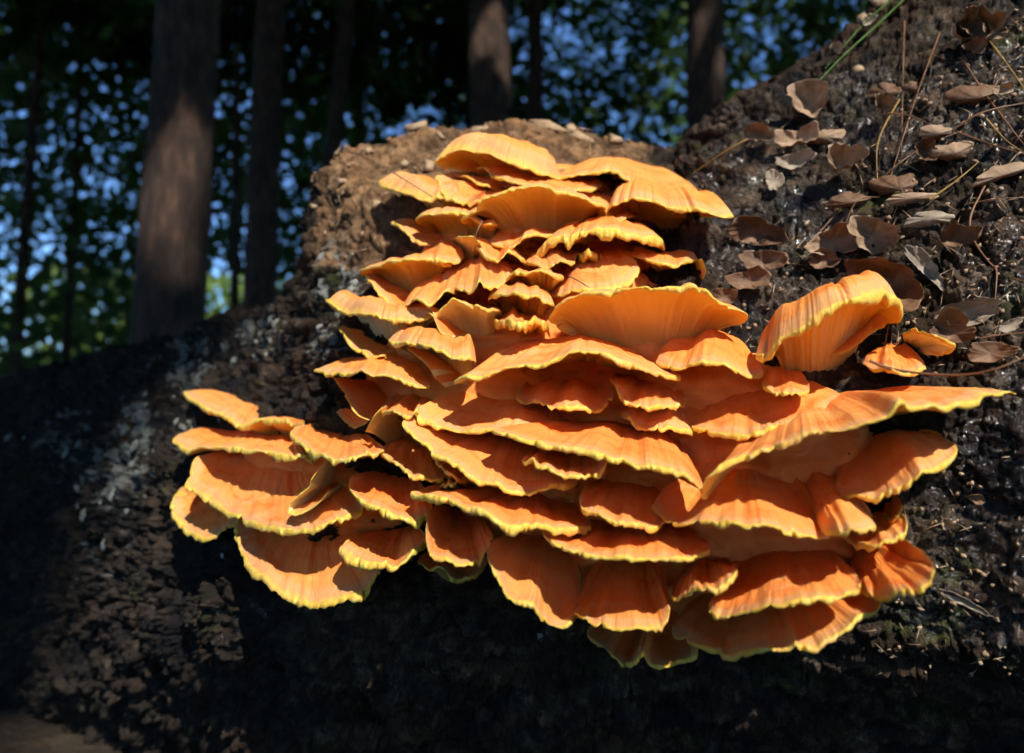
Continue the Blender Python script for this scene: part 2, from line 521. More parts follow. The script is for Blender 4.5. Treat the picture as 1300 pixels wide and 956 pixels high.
def W(px, py):
    """distance of the log's front surface seen at a photo pixel"""
    px = np.atleast_1d(np.asarray(px, float)); py = np.atleast_1d(np.asarray(py, float))
    px, py = np.broadcast_arrays(px, py)
    Y = np.stack([np.interp(px, _lx, _ly[:, k]) for k in range(6)], -1)
    D = np.stack([np.interp(px, _lx, _ld[:, k]) for k in range(6)], -1)
    out = np.empty(px.shape)
    for i in np.ndindex(px.shape):
        out[i] = np.interp(-py[i], -Y[i], D[i])
    return out


NCOL, NF, NB = 1000, 470, 46
cpx = np.concatenate([np.linspace(-700, 0, 90, endpoint=False), np.linspace(0, 1330, NCOL - 130), np.linspace(1334, 1600, 40)])
NCOL = len(cpx)
tt5 = np.array([0, 0.14, 0.32, 0.60, 0.83, 1.0])
tf = np.linspace(0, 1, NF)
colY = np.stack([np.interp(cpx, _lx, _ly[:, k]) for k in range(6)], 1)
colD = np.stack([np.interp(cpx, _lx, _ld[:, k]) for k in range(6)], 1)


def mono(x, xp, fp):
    """smooth (Catmull) interpolation of rows fp over xp"""
    m = np.gradient(fp, xp, axis=1)
    i = np.clip(np.searchsorted(xp, x) - 1, 0, len(xp) - 2)
    h = xp[i + 1] - xp[i]
    t = (x - xp[i]) / h
    return (fp[:, i] * (2 * t ** 3 - 3 * t ** 2 + 1) + m[:, i] * h * (t ** 3 - 2 * t ** 2 + t)
            + fp[:, i + 1] * (-2 * t ** 3 + 3 * t ** 2) + m[:, i + 1] * h * (t ** 3 - t ** 2))


PY = mono(tf, tt5, colY)
PD = mono(tf, tt5, colD)
front = at(np.repeat(cpx[:, None], NF, 1), PY, PD)            # (col,row,3)
topP = front[:, -1]
lowP = front[:, 0]
tb = np.linspace(0, 1, NB + 1)[1:]
back = np.empty((NCOL, NB, 3))
tan = front[:, -1] - front[:, -12]
tan /= np.linalg.norm(tan, axis=1)[:, None]
rb = 0.34
for j, t in enumerate(tb):
    a = t * 2.6
    back[:, j] = topP + tan * (rb * math.sin(a) * 0.55)[..., None] if False else topP + np.stack([
        np.zeros(NCOL), rb * 1.5 * t * np.ones(NCOL), -(topP[:, 2] + 0.1) * t ** 2.2], 1) + tan * (0.05 * math.sin(math.pi * t))
low = np.empty((NCOL, 10, 3))
for j in range(10):
    t = 1 - j / 10.0
    low[:, j] = lowP + np.stack([np.zeros(NCOL), 0.05 * t * np.ones(NCOL), -(lowP[:, 2] + 0.12) * t], 1)
LG = np.concatenate([low, front, back], 1)
# smooth across columns so the control columns leave no creases
for _ in range(6):
    LG[1:-1] = 0.25 * LG[:-2] + 0.5 * LG[1:-1] + 0.25 * LG[2:]
du = np.gradient(LG, axis=0); dv = np.gradient(LG, axis=1)
nrm = np.cross(du, dv); nrm /= np.linalg.norm(nrm, axis=2)[..., None] + 1e-9
if nrm[NCOL // 2, 200, 1] > 0:
    nrm = -nrm
P = LG.reshape(-1, 3); N = nrm.reshape(-1, 3)
PXg = np.repeat(cpx[:, None], LG.shape[1], 1).ravel()
rowid = np.tile(np.arange(LG.shape[1]), NCOL)
pyg = np.concatenate([np.full((NCOL, 10), 980.0), PY, np.repeat(PY[:, -1:], NB, 1)], 1).ravel()
disp = 0.030 * fbm(P * 7.0, 3) + 0.009 * ridged(P * np.array([17, 17, 30.0]) + 0.6 * fbm(P * 40, 2)[:, None], 3) + 0.006 * fbm(P * 60.0, 4, 0.6) + 0.0055 * fbm(P * 170.0, 3, 0.75)
disp += 0.005 * np.clip(noise(P * 75.0 + 40) - 0.12, 0, 1) / 0.3 + 0.003 * np.clip(noise(P * 170.0 + 60) - 0.1, 0, 1) / 0.3


def cells(p, seed):
    """cellular noise: random value of the nearest cell and the gap to the second nearest"""
    i = np.floor(p).astype(np.int64); f = p - i
    d1 = np.full(len(p), 9.0); d2 = np.full(len(p), 9.0); val = np.zeros(len(p))
    for a in (-1, 0, 1):
        for b in (-1, 0, 1):
            for c in (-1, 0, 1):
                h = _perm[(_perm[(_perm[(i[:, 0] + a + seed) & 255] + i[:, 1] + b) & 255] + i[:, 2] + c) & 255]
                g = _grad[h]
                d = np.sqrt((a + .5 + .45 * g[:, 0] - f[:, 0]) ** 2 + (b + .5 + .45 * g[:, 1] - f[:, 1]) ** 2 + (c + .5 + .45 * g[:, 2] - f[:, 2]) ** 2)
                near = d < d1
                d2 = np.where(near, d1, np.minimum(d2, d)); val = np.where(near, h / 255.0, val); d1 = np.where(near, d, d1)
    return val, d2 - d1


wp = P + 0.012 * np.stack([fbm(P * 30, 2), fbm(P * 30 + 7, 2), fbm(P * 30 + 13, 2)], 1)
cv, cg = cells(wp * np.array([16, 24, 34.0]), 3)
cv2, cg2 = cells(wp * np.array([48, 60, 75.0]), 9)
disp += 0.016 * (cv - 0.5) - 0.012 * np.exp(-cg / 0.07) + 0.006 * (cv2 - 0.5) - 0.005 * np.exp(-cg2 / 0.09)
crack = np.clip(0.09 - np.abs(noise(P * np.array([13, 13, 19.0]) + 5.1)), 0, 1) / 0.09
disp -= 0.010 * crack ** 2
knobm = sstep(392, 420, PXg) * (1 - sstep(790, 870, PXg)) * (1 - sstep(300, 400, pyg))
wetc = [(965, 205, 55), (1230, 700, 110), (1280, 560, 70), (1040, 290, 60), (930, 300, 60), (1110, 150, 60), (1265, 130, 90), (900, 250, 40), (1000, 395, 60), (1280, 330, 60)]
wet = np.zeros(len(P))
for wx, wy, wr in wetc:
    wet = np.maximum(wet, np.exp(-((PXg - wx) ** 2 + (pyg - wy) ** 2) / (wr * 1.25) ** 2) * 0.95)
shade = 1 - sstep(300, 480, PXg)  # mask for the shade painted on the log's left part
lich = np.zeros(len(P))
for wx, wy, wr_, am in [(185, 540, 45, 1), (160, 610, 55, 1), (240, 465, 60, .8), (335, 430, 55, .8), (440, 380, 40, .9), (425, 440, 35, .9), (430, 325, 30, .8), (90, 560, 60, .7), (260, 580, 40, .7), (150, 690, 60, .6), (340, 760, 70, .5), (690, 800, 60, .4)]:
    lich = np.maximum(lich, am * np.exp(-((PXg - wx) ** 2 + (pyg - wy) ** 2) / wr_ ** 2))
disp *= (1 - 0.45 * knobm) * (1 - 0.48 * sstep(880, 960, PXg))
P = P + N * disp[:, None]
log_me = new_mesh('fallen_log', P, grid_quads(NCOL, LG.shape[1]), attrs=dict(knob=knobm, wet=wet, painted_shade=shade, plate=cv * .6 + cv2 * .4, lich=lich))
LOGP = P.reshape(NCOL, LG.shape[1], 3)
LOGN = N.reshape(NCOL, LG.shape[1], 3)
LOGPY = pyg.reshape(NCOL, LG.shape[1])
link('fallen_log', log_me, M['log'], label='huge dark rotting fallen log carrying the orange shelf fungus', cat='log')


def on_log(px, py, lift=0.004):
    """point and outward normal of the bumpy log surface at a photo pixel"""
    i = int(np.argmin(np.abs(cpx - px)))
    j = int(np.argmin(np.abs(LOGPY[i, 10:10 + NF] - py))) + 10
    n = LOGN[max(i - 6, 0):i + 7, max(j - 6, 0):j + 7].reshape(-1, 3).mean(0)
    n /= np.linalg.norm(n)
    blk = LOGP[max(i - 3, 0):i + 4, max(j - 3, 0):j + 4].reshape(-1, 3)
    return blk[np.argmax(blk @ n)] * 0.5 + LOGP[i, j] * 0.5 + n * lift, n


# ------------------------------------------------------------------ shelf fungus
CAPSEED = [0]


def add_cap(parent, rim, root, p=0.10, e=None, bulge=0.012, thr=0.0033, thb=0.042, up=(0, 0, 1), rimw=0.016,
            wr=1.0, peak=0.85, rd=0.012, ext=True, pm='pore', tm='cap', name='cap'):
    """one shelf of the fungus: rim and root as photo polylines, p / e = how far the rim's middle / ends stand off the log"""
    CAPSEED[0] += 1
    sd = CAPSEED[0] * 3.71
    if e is None:
        e = p * 0.45
    rim = np.asarray(rim, float)
    root = np.asarray(root, float)
    e0, e1 = (e if isinstance(e, tuple) else (e, e))
    x0 = x1 = 0.0
    if ext:
        rc = root.mean(0)
        root = rc + 0.6 * (root - rc)
        ends = []
        for a, b, nb in ((rim[0], root[0], rim[1]), (rim[-1], root[-1], rim[-2])):
            v = b - a
            d = np.linalg.norm(v)
            sd_ = (a - nb) / (np.linalg.norm(a - nb) + 1e-6)
            ends.append((a + 0.42 * v + sd_ * 0.10 * d) if d > 12 else None)
        if ends[0] is not None:
            x0 = np.linalg.norm(ends[0] - rim[0]); rim = np.vstack([ends[0], rim])
        if ends[1] is not None:
            x1 = np.linalg.norm(ends[1] - rim[-1]); rim = np.vstack([rim, ends[1]])
    plen = np.linalg.norm(np.diff(rim, axis=0), axis=1).sum()
    nt = int(np.clip(plen / 1.5, 36, 300))
    nv, nu, nl = 26, 14, 7
    r2 = resample(rim, nt)
    t = np.linspace(0, 1, nt)
    wd = W(r2[:, 0], r2[:, 1])
    kk = max(3, nt // 6)
    wds = np.convolve(np.pad(wd, kk, mode='edge'), np.ones(2 * kk + 1) / (2 * kk + 1), 'same')[kk:-kk]
    tA, tB = x0 / plen, 1 - x1 / plen
    tau = np.clip((t - tA) / (tB - tA), 0, 1)
    s = np.sin(np.pi * tau) ** 0.7
    off = (e0 * (1 - tau) + e1 * tau) * (1 - s) + p * s
    if x0: off = np.where(t < tA, e0 * (0.5 + 0.5 * t / max(tA, 1e-6)), off)
    if x1: off = np.where(t > tB, e1 * (0.5 + 0.5 * (1 - t) / max(1 - tB, 1e-6)), off)
    k2 = max(2, nt // 14)
    off = np.convolve(np.pad(off, k2, mode='edge'), np.ones(2 * k2 + 1) / (2 * k2 + 1), 'same')[k2:-k2]
    dep = wds - off
    Rm = at(r2[:, 0], r2[:, 1], dep)
    b2 = resample(np.asarray(root, float), nt)
    Bm = at(b2[:, 0], b2[:, 1], W(b2[:, 0], b2[:, 1]) + rd)
    up = np.asarray(up, float); up /= np.linalg.norm(up)
    L = np.linalg.norm(np.diff(Rm, axis=0), axis=1).sum()
    s_m = t * L
    endf = np.clip(np.sin(np.pi * t) * 3.2, 0, 1) ** 0.6
    # crenulated edge
    rad = Rm - Bm
    rl = np.linalg.norm(rad, axis=1)
    rad = rad / rl[:, None]

    def n1(x, y=0.0, off=0.0):
        x = np.asarray(x, float)
        return noise(np.stack([x, np.full_like(x, y) if np.isscalar(y) else y, np.full_like(x, sd + off)], -1))
    Rm = Rm + rad * ((0.0030 * n1(s_m * 75) + 0.0020 * n1(s_m * 260, 0, 1.3)) * np.clip(0.6 + 1.8 * n1(s_m * 20, 0, 41), 0.1, 1.6))[:, None] + up * ((0.0024 * n1(s_m * 90, 0, 2.2) + 0.0012 * n1(s_m * 300, 0, 4.1)) * np.clip(0.6 + 1.8 * n1(s_m * 17, 0, 43), 0.1, 1.6))[:, None]
    nrng = np.random.default_rng(1000 + CAPSEED[0])
    for _ in range(int(L / 0.055)):
        s0 = nrng.uniform(0.08, 0.92) * L
        wd_ = nrng.uniform(0.0014, 0.0034)
        Rm = Rm - rad * (nrng.uniform(0.002, 0.008) * np.exp(-np.abs((s_m - s0) / wd_) ** 1.4))[:, None]
    Rm = Rm + up * (0.0045 * n1(s_m * 26, 0, 21) + 0.0022 * n1(s_m * 55, 0, 23))[:, None]
    chord = Rm - Bm
    if peak < 1: bulge = bulge * (0.55 if bulge > .017 else 0.15)

    def surf(v, side):
        V, T = np.meshgrid(v, t, indexing='ij')
        S = s_m[None, :] + 0 * V
        prof = np.sin(np.pi * V ** peak) + 0.25 * V ** 3 * (1 - V) * 4
        base = Bm[None] + chord[None] * V[..., None]
        q = lambda a, b, o: noise(np.stack([S * a, V * b, np.full_like(V, sd + o)], -1))
        fade = V ** 1.3 * (1 - 0.75 * V ** 6)
        if side > 0:
            w = 0.018 * q(15, 1.3, 0.0) * fade + 0.006 * q(38, 2.0, 3.0) * fade + 0.0022 * q(70, 6.0, 15.0) * V + wr * np.clip(0.5 + 1.6 * q(14, 1.5, 13.0), 0, 1.3) * ((0.0004 + 0.0014 * max(wr - 1, 0)) * q(80, 1.2, 5.0) + 0.0004 * q(230, 2.5, 6.0)) * V ** 1.6 * (1 - 0.5 * V ** 8)
            w += 0.0012 * q(6, 7.0, 8.0)
            h = bulge * prof * endf[None] + w * endf[None]
        else:
            thv = thr * np.clip(0.85 + 1.5 * n1(s_m * 22, 0, 31) + 0.7 * n1(s_m * 90, 0, 33), 0.35, 2.0)[None]
            th = thv + (thb - thv) * (1 - V) ** 1.6
            th = th * (0.35 + 0.65 * endf[None])
            w = (0.018 * q(15, 1.3, 0.0) + 0.006 * q(38, 2.0, 3.0)) * fade + 0.0005 * q(60, 1.5, 9.0) * V
            h = (bulge * 0.75 * prof + w) * endf[None] - th
        return base + up * h[..., None], V, S
    vt = 1 - (1 - np.linspace(0, 1, nv)) ** 1.35
    top, Vt, St = surf(vt, 1)
    vb = np.linspace(0, 1, nu)
    bot, Vb, Sb = surf(vb, -1)
    dist = (1 - Vt) * rl[None]
    zone = np.clip(1 - dist / rimw, -1, 1)
    ml = nt
    seed_t = np.full(Vt.size, sd)
    # material direction: faces wound so that normals look outwards
    me = new_mesh(name, top.reshape(-1, 3), grid_quads(nv, nt), attrs=dict(vv=Vt, tt=St, zone=zone, seed=seed_t))
    c = link(name, me, M[tm], parent)
    # underside with closed ends
    vb_all = bot.reshape(-1, 3)
    q = [grid_quads(nu, nt, 0, True)]
    extra, nbase = [], len(vb_all)
    attrs_v, attrs_t = [Vb.ravel()], [Sb.ravel()]
    for col in (0, nt - 1):
        edge_t = np.stack([np.interp(vb, vt, top[:, col, k]) for k in range(3)], 1)
        i0 = nbase + len(extra) * nu
        extra.append(edge_t)
        attrs_v.append(vb); attrs_t.append(np.full(nu, s_m[col]))
        a = np.arange(nu - 1)
        q.append(np.stack([i0 + a, i0 + a + 1, (a + 1) * nt + col, a * nt + col], -1))
    vb_all = np.vstack([vb_all] + extra)
    av = np.concatenate(attrs_v); atx = np.concatenate(attrs_t)
    me2 = new_mesh('pore_surface', vb_all, np.vstack(q), attrs=dict(vv=av, tt=atx, seed=np.full(len(av), sd)))
    link('pore_surface', me2, M[pm], c)
    # the yellow lip
    Tt, Bt = top[-1], bot[-1]
    mid = (Tt + Bt) / 2
    hv = (Tt - Bt) / 2
    hr = np.linalg.norm(hv, axis=1)
    lump = 1.0 + 0.9 * n1(s_m * 160, 0, 11) + 0.8 * n1(s_m * 480, 0, 12)
    out = rad * (np.maximum(hr, 0.0010) * 1.0 * lump)[:, None]
    ang = np.linspace(math.pi / 2 + 0.25, -math.pi / 2 - 0.25, nl)
    lip = np.stack([mid + hv * math.sin(a) * 1.12 + out * math.cos(a) for a in ang], 0)
    lip[1:-1] += (0.0005 * noise(lip[1:-1].reshape(-1, 3) * 420).reshape(nl - 2, nt))[..., None] * up
    me3 = new_mesh('margin', lip.reshape(-1, 3), grid_quads(nl, nt))
    link('margin', me3, M['margin'], c)
    return c


def fungus(name, caps, loc, label, **dflt):
    root = empty(name, loc, label, 'fungus')
    for cdef in caps:
        kw = dict(dflt); kw.update(cdef)
        add_cap(root, **kw)
    return root


def C(rim, root, **kw):
    return dict(rim=rim, root=root, **kw)


AWAY = (0, 0.85, 0.35)
MAIN = [
    # top tiers
    C([(632, 186), (655, 196), (680, 204), (704, 208)], [(640, 170), (690, 178)], p=.09, bulge=.016),
    C([(554, 206), (562, 199), (585, 190), (610, 193), (630, 198), (650, 207), (668, 213), (690, 219), (712, 227)], [(640, 222), (700, 226)], p=.17, e=.10, bulge=.032, peak=1.5, rimw=.03),
    C([(706, 225), (725, 223), (750, 219), (778, 217), (790, 223), (800, 230), (806, 243), (840, 249), (870, 252), (889, 248)], [(742, 206), (800, 202), (860, 222)], p=.15, e=.10, bulge=.020, wr=1.8),
    C([(882, 252), (893, 247), (901, 239)], [(876, 238), (890, 234)], p=.05),
    C([(772, 268), (776, 262), (790, 256), (806, 253), (820, 256), (835, 256), (850, 260), (870, 264), (890, 266), (908, 270), (931, 273)], [(800, 268), (860, 276)], p=.17, e=.11, bulge=.026, peak=1.5),
    C([(770, 268), (774, 277), (782, 282), (795, 277), (807, 272)], [(785, 258), (805, 260)], p=.12, bulge=.004, up=(0, .4, .9)),
    C([(606, 212), (616, 213), (626, 221), (642, 229), (662, 235), (700, 241), (745, 241), (764, 234)], [(670, 212), (755, 218)], p=.15, bulge=.012),
    C([(586, 281), (592, 272), (602, 264), (612, 253), (625, 246), (640, 241), (662, 238), (690, 237), (715, 243), (740, 251), (752, 256), (766, 260), (771, 269)], [(640, 292), (690, 302), (750, 290)], p=.20, e=.13, bulge=.014, peak=1.8, rimw=.02),
    C([(574, 218), (590, 223), (610, 232), (636, 237)], [(625, 225), (645, 226)], p=.09, bulge=.006),
    C([(484, 228), (488, 237), (505, 243), (522, 246), (534, 252), (548, 252), (560, 247), (586, 261)], [(560, 256), (600, 264)], p=.13, e=(.10, .10), bulge=.022, peak=1.6, rimw=.03),
    C([(556, 224), (557, 236), (564, 248), (578, 256), (592, 260), (606, 254)], [(618, 228), (645, 240)], p=.15, bulge=.012, rimw=.03),
    C([(529, 281), (533, 276), (545, 271), (565, 268), (585, 268), (600, 276), (630, 284)], [(570, 300), (640, 304)], p=.15, e=(.10, .13), bulge=.010, peak=1.7),
    C([(498, 279), (506, 285), (515, 295), (525, 303), (538, 307), (550, 313), (566, 312)], [(550, 290), (590, 296)], p=.10, bulge=.012),
    C([(612, 305), (640, 311), (658, 308), (668, 300), (690, 297), (716, 303)], [(640, 283), (700, 284)], p=.13, bulge=.016),
    C([(684, 317), (691, 310), (700, 304), (715, 300), (722, 306), (735, 295), (755, 291), (775, 291), (795, 298), (815, 301), (835, 300), (843, 311)], [(715, 292), (760, 284), (820, 290)], p=.16, e=.09, bulge=.022, thr=.010),
    C([(800, 320), (812, 328), (830, 333), (850, 336), (864, 334), (875, 330), (886, 331)], [(815, 326), (865, 334)], p=.11, bulge=.018, thb=.04),
    C([(882, 332), (890, 328), (896, 340), (893, 351), (886, 347)], [(876, 338), (880, 345)], p=.08, bulge=.006),
    C([(690, 372), (730, 369), (770, 365), (798, 361), (811, 348), (807, 334)], [(725, 312), (775, 312)], p=.13, bulge=.018),
    C([(600, 303), (610, 320), (630, 328), (645, 320), (658, 324), (669, 334)], [(618, 303), (655, 303)], p=.15, bulge=.016),
    C([(664, 334), (685, 338), (700, 336), (712, 331), (726, 333), (731, 323), (736, 318)], [(662, 308), (712, 306)], p=.15, bulge=.014),
    C([(732, 323), (742, 319), (752, 319), (761, 326)], [(738, 330), (756, 333)], p=.13, bulge=.006, thr=.008),
    C([(575, 306), (580, 302), (590, 299), (603, 300), (611, 312), (614, 324)], [(588, 322), (604, 328)], p=.15, bulge=.003, up=(0, .7, .6)),
    C([(640, 358), (648, 350), (653, 345), (662, 347), (676, 343), (690, 345), (702, 350), (715, 353)], [(668, 368), (702, 368)], p=.17, e=.12, bulge=.008, peak=1.8),
    C([(561, 356), (570, 363), (583, 368), (598, 367), (608, 357), (617, 362), (630, 362), (642, 357), (652, 346)], [(588, 328), (636, 326)], p=.17, bulge=.022, wr=1.7),
    C([(508, 393), (516, 388), (525, 378), (535, 377), (546, 382), (556, 376), (566, 369), (578, 371)], [(560, 352), (596, 350)], p=.17, e=(.11, .14), bulge=.020),
    C([(533, 327), (552, 331), (572, 333), (588, 328)], [(548, 306), (582, 304)], p=.14, e=.10, bulge=.018),
    C([(458, 343), (465, 338), (485, 336), (492, 331), (510, 329), (530, 329), (550, 331), (572, 333)], [(510, 366), (575, 362)], p=.15, e=(.07, .12), bulge=.010, peak=1.7, thb=.04),
    C([(465, 350), (472, 360), (480, 372), (490, 382), (499, 392), (515, 390)], [(520, 362), (560, 378)], p=.12, e=(.08, .11), bulge=.008),
    # middle tiers, left
    C([(417, 381), (425, 385), (435, 392), (455, 400), (472, 400), (490, 402), (510, 405), (530, 404), (554, 399)], [(475, 432), (535, 428)], p=.16, e=(.08, .14), bulge=.022, peak=1.6, thb=.03, pm='flesh'),
    C([(433, 416), (438, 428), (447, 440), (465, 448), (487, 456)], [(478, 424), (520, 446)], p=.12, e=(.08, .12), bulge=.010),
    C(pm='flesh', rim=[(541, 389), (550, 397), (554, 404), (558, 396), (566, 386), (574, 378), (588, 381), (602, 386), (620, 391), (636, 395)], root=[(575, 426), (636, 424)], p=.17, e=.13, bulge=.006, peak=1.8),
    C([(540, 394), (549, 400), (553, 408), (560, 420), (574, 428)], [(590, 404), (610, 418)], p=.17, e=.13, bulge=.003, up=AWAY, ext=False, pm='flesh'),
    C([(620, 379), (628, 373), (645, 371), (660, 373), (676, 376), (690, 384), (704, 389)], [(640, 392), (692, 398)], p=.17, e=.12, bulge=.014, peak=1.7),
    C([(626, 397), (632, 406), (650, 407), (670, 405), (686, 406), (697, 413)], [(640, 390), (690, 398)], p=.17, bulge=.010, thr=.009),
    C([(400, 468), (408, 472), (420, 476), (440, 473), (455, 470), (475, 474), (495, 476), (508, 484), (525, 487), (545, 488)], [(450, 458), (540, 462)], p=.17, e=(.10, .16), bulge=.018, thb=.02),
    C([(424, 480), (432, 490), (440, 503), (446, 514), (454, 526), (468, 534)], [(488, 484), (515, 508)], p=.12, e=(.10, .12), bulge=.003, up=AWAY, ext=False, pm='flesh'),
    C([(428, 522), (436, 530), (446, 540), (462, 538), (474, 528)], [(445, 508), (468, 512)], p=.08, bulge=.003, up=AWAY, ext=False, pm='flesh'),
    C([(494, 430), (500, 434), (515, 434), (530, 436), (545, 440), (560, 445), (575, 452), (590, 453), (604, 459)], [(552, 474), (604, 480)], p=.19, e=(.13, .17), bulge=.024, peak=1.6, thb=.03, pm='flesh'),
    C([(517, 440), (530, 452), (545, 464), (552, 478), (566, 492)], [(590, 452), (606, 478)], p=.16, e=.13, bulge=.003, up=AWAY, ext=False, pm='flesh'),
    C([(484, 517), (492, 522), (505, 521), (518, 526), (531, 523)], [(510, 492), (560, 500)], p=.18, e=(.13, .17), bulge=.008),
    C([(464, 548), (470, 536), (480, 522), (490, 515)], [(500, 552), (520, 532)], p=.16, e=.14, bulge=.003, up=AWAY, ext=False, pm='flesh'),
    # middle tiers, centre and right
    C([(700, 408), (702, 396), (712, 384), (730, 378), (750, 373), (775, 371), (800, 366), (830, 364), (860, 366), (885, 365), (900, 372), (915, 381), (930, 389), (949, 399)], [(745, 436), (820, 448), (900, 424)], p=.19, e=.10, bulge=.012, peak=1.9, rimw=.02),
    C([(833, 458), (845, 466), (865, 463), (885, 459), (905, 460), (920, 464), (940, 472), (957, 477), (969, 473)], [(862, 432), (905, 416), (945, 436)], p=.15, e=.09, bulge=.020, wr=1.5),
    C([(578, 484), (585, 478), (595, 476), (610, 478), (625, 470), (645, 464), (665, 463), (690, 460), (702, 455), (715, 452), (735, 449), (755, 450), (775, 452), (795, 458), (815, 466), (835, 474), (863, 480)], [(640, 424), (740, 414), (830, 446)], p=.20, e=(.19, .13), bulge=.016, rimw=.02, thb=.045),
    C([(960, 448), (975, 446), (990, 433), (1010, 420), (1035, 403), (1055, 391), (1080, 379), (1105, 374), (1125, 374), (1142, 389)], [(974, 440), (1030, 462), (1095, 430)], p=.18, e=(.13, .07), bulge=.034, thr=.007, peak=1.35, rimw=.022, thb=.05),
    C([(1046, 452), (1070, 448), (1090, 436), (1104, 420), (1106, 404)], [(1045, 425), (1075, 402)], p=.06, bulge=.003, up=AWAY, ext=False, pm='flesh'),
    C([(968, 484), (984, 497), (1000, 500), (1015, 498), (1027, 490)], [(975, 462), (1015, 466)], p=.15, e=.10, bulge=.014),
    C([(656, 499), (665, 507), (680, 509), (695, 514), (710, 519), (730, 518), (750, 519), (770, 513), (778, 500)], [(692, 468), (752, 472)], p=.16, bulge=.014),
    C([(774, 478), (780, 490), (788, 503), (800, 512), (820, 517), (845, 520), (860, 517), (871, 506)], [(795, 472), (860, 476)], p=.16, bulge=.012),
    C([(784, 520), (795, 534), (815, 545), (850, 543), (890, 545)], [(800, 506), (890, 500)], p=.13, bulge=.010),
    C([(862, 530), (890, 545), (930, 552), (985, 540), (1040, 520), (1068, 503)], [(880, 484), (950, 470), (1020, 482)], p=.13, bulge=.012),
    C([(1096, 463), (1110, 466), (1130, 464), (1150, 473), (1174, 469), (1170, 456)], [(1112, 438), (1150, 428)], p=.10, bulge=.016),
    C([(1146, 424), (1165, 421), (1188, 432), (1211, 441), (1200, 449), (1180, 446)], [(1148, 436), (1160, 446)], p=.08, bulge=.004, up=(0, .6, -.8), ext=False, pm='flesh', tm='flesh', thb=.012),
    C([(530, 518), (533, 530), (560, 538), (620, 546), (700, 542)], [(590, 492), (740, 500)], p=.16, e=(.16, .1), bulge=.014),
    C([(516, 535), (515, 545), (530, 556), (545, 563), (550, 575), (565, 580), (577, 590), (590, 598), (602, 604), (615, 610), (630, 615), (645, 620), (668, 624), (690, 618), (700, 612), (720, 612), (734, 603)], [(590, 530), (660, 532), (720, 562)], p=.19, e=(.17, .13), bulge=.012, thr=.004),
    C([(627, 547), (635, 550), (650, 552), (665, 555), (680, 558), (700, 562), (720, 566), (740, 572), (765, 578), (785, 582), (800, 588), (815, 593), (830, 590), (850, 592), (862, 602), (880, 613), (897, 628)], [(700, 532), (800, 528), (890, 546)], p=.215, e=(.19, .19), bulge=.016, rimw=.02),
    C([(893, 630), (893, 612), (905, 596), (925, 583), (950, 575), (975, 568), (1000, 558), (1020, 549), (1050, 546), (1075, 543), (1100, 533), (1125, 525), (1140, 511), (1148, 508), (1151, 517), (1170, 518), (1195, 516), (1215, 509), (1228, 512), (1240, 508), (1248, 501), (1265, 500), (1288, 496)], [(895, 552), (1000, 508), (1090, 492), (1180, 480)], p=.20, e=(.20, .07), bulge=.014, rimw=.02),
    C([(662, 581), (668, 587), (676, 583), (682, 592), (695, 598), (715, 601), (740, 605), (760, 597), (772, 580)], [(685, 562), (765, 572)], p=.21, e=.18, bulge=.008),
    C([(484, 572), (490, 578), (505, 588), (515, 595), (525, 603), (540, 605), (562, 607)], [(505, 552), (560, 566)], p=.16, e=.13, bulge=.008),
    C([(550, 580), (560, 592), (572, 601), (590, 607), (603, 610)], [(565, 574), (610, 596)], p=.17, bulge=.004),
    C([(556, 612), (566, 615), (580, 613), (596, 608)], [(568, 603), (596, 602)], p=.15, bulge=.005),
    # lower tiers
    C([(523, 624), (535, 627), (555, 630), (575, 637), (595, 645), (610, 645), (625, 655), (645, 662), (670, 665), (690, 665), (710, 672), (730, 668), (750, 664)], [(590, 612), (670, 618), (745, 626)], p=0.220, e=.15, bulge=.010, thr=.006),
    C([(736, 632), (741, 648), (755, 653), (775, 658), (800, 662), (830, 668), (846, 658)], [(755, 602), (845, 606)], p=0.210, e=.14, bulge=.012),
    C([(828, 642), (845, 658), (870, 667), (890, 662), (905, 660), (935, 664), (950, 670), (970, 668), (985, 670), (1000, 675), (1020, 680), (1042, 684), (1056, 672)], [(870, 596), (950, 575), (1010, 582)], p=0.210, e=.13, bulge=.012, wr=1.8),
    C([(1040, 668), (1056, 674), (1072, 676), (1085, 669), (1100, 673), (1111, 667)], [(1000, 580), (1050, 582)], p=0.200, e=.13, bulge=.014, wr=2.0),
    C([(1060, 627), (1075, 632), (1095, 632), (1115, 628), (1135, 622), (1155, 612), (1175, 600), (1195, 590), (1213, 573), (1210, 560)], [(1062, 570), (1110, 538), (1165, 540)], p=0.140, e=(.10, .05), bulge=.014),
    C([(1070, 678), (1095, 690), (1120, 688), (1140, 683), (1151, 670), (1146, 655)], [(1085, 652), (1122, 645)], p=0.140, bulge=.010),
    C([(1122, 648), (1134, 652), (1145, 645), (1143, 634)], [(1120, 638), (1132, 634)], p=0.100, bulge=.005),
    C([(690, 671), (700, 685), (715, 695), (735, 700), (755, 704), (785, 707), (815, 708), (850, 707), (876, 703), (902, 696)], [(720, 658), (800, 654), (890, 656)], p=0.230, e=0.175, bulge=.008),
    C([(854, 755), (875, 750), (890, 742), (910, 742), (930, 735), (936, 721)], [(868, 706), (920, 702)], p=0.210, e=0.175, bulge=.012),
    C([(900, 768), (911, 785), (935, 780), (960, 773), (990, 766), (1020, 762), (1045, 758), (1065, 755), (1075, 750), (1093, 741)], [(915, 694), (985, 684), (1060, 684)], p=0.220, e=0.165, bulge=.012),
    C([(1088, 744), (1110, 757), (1125, 757), (1145, 750), (1165, 748), (1180, 740), (1186, 720), (1178, 705), (1160, 694)], [(1070, 690), (1120, 684)], p=0.190, e=0.115, bulge=.010, wr=1.8),
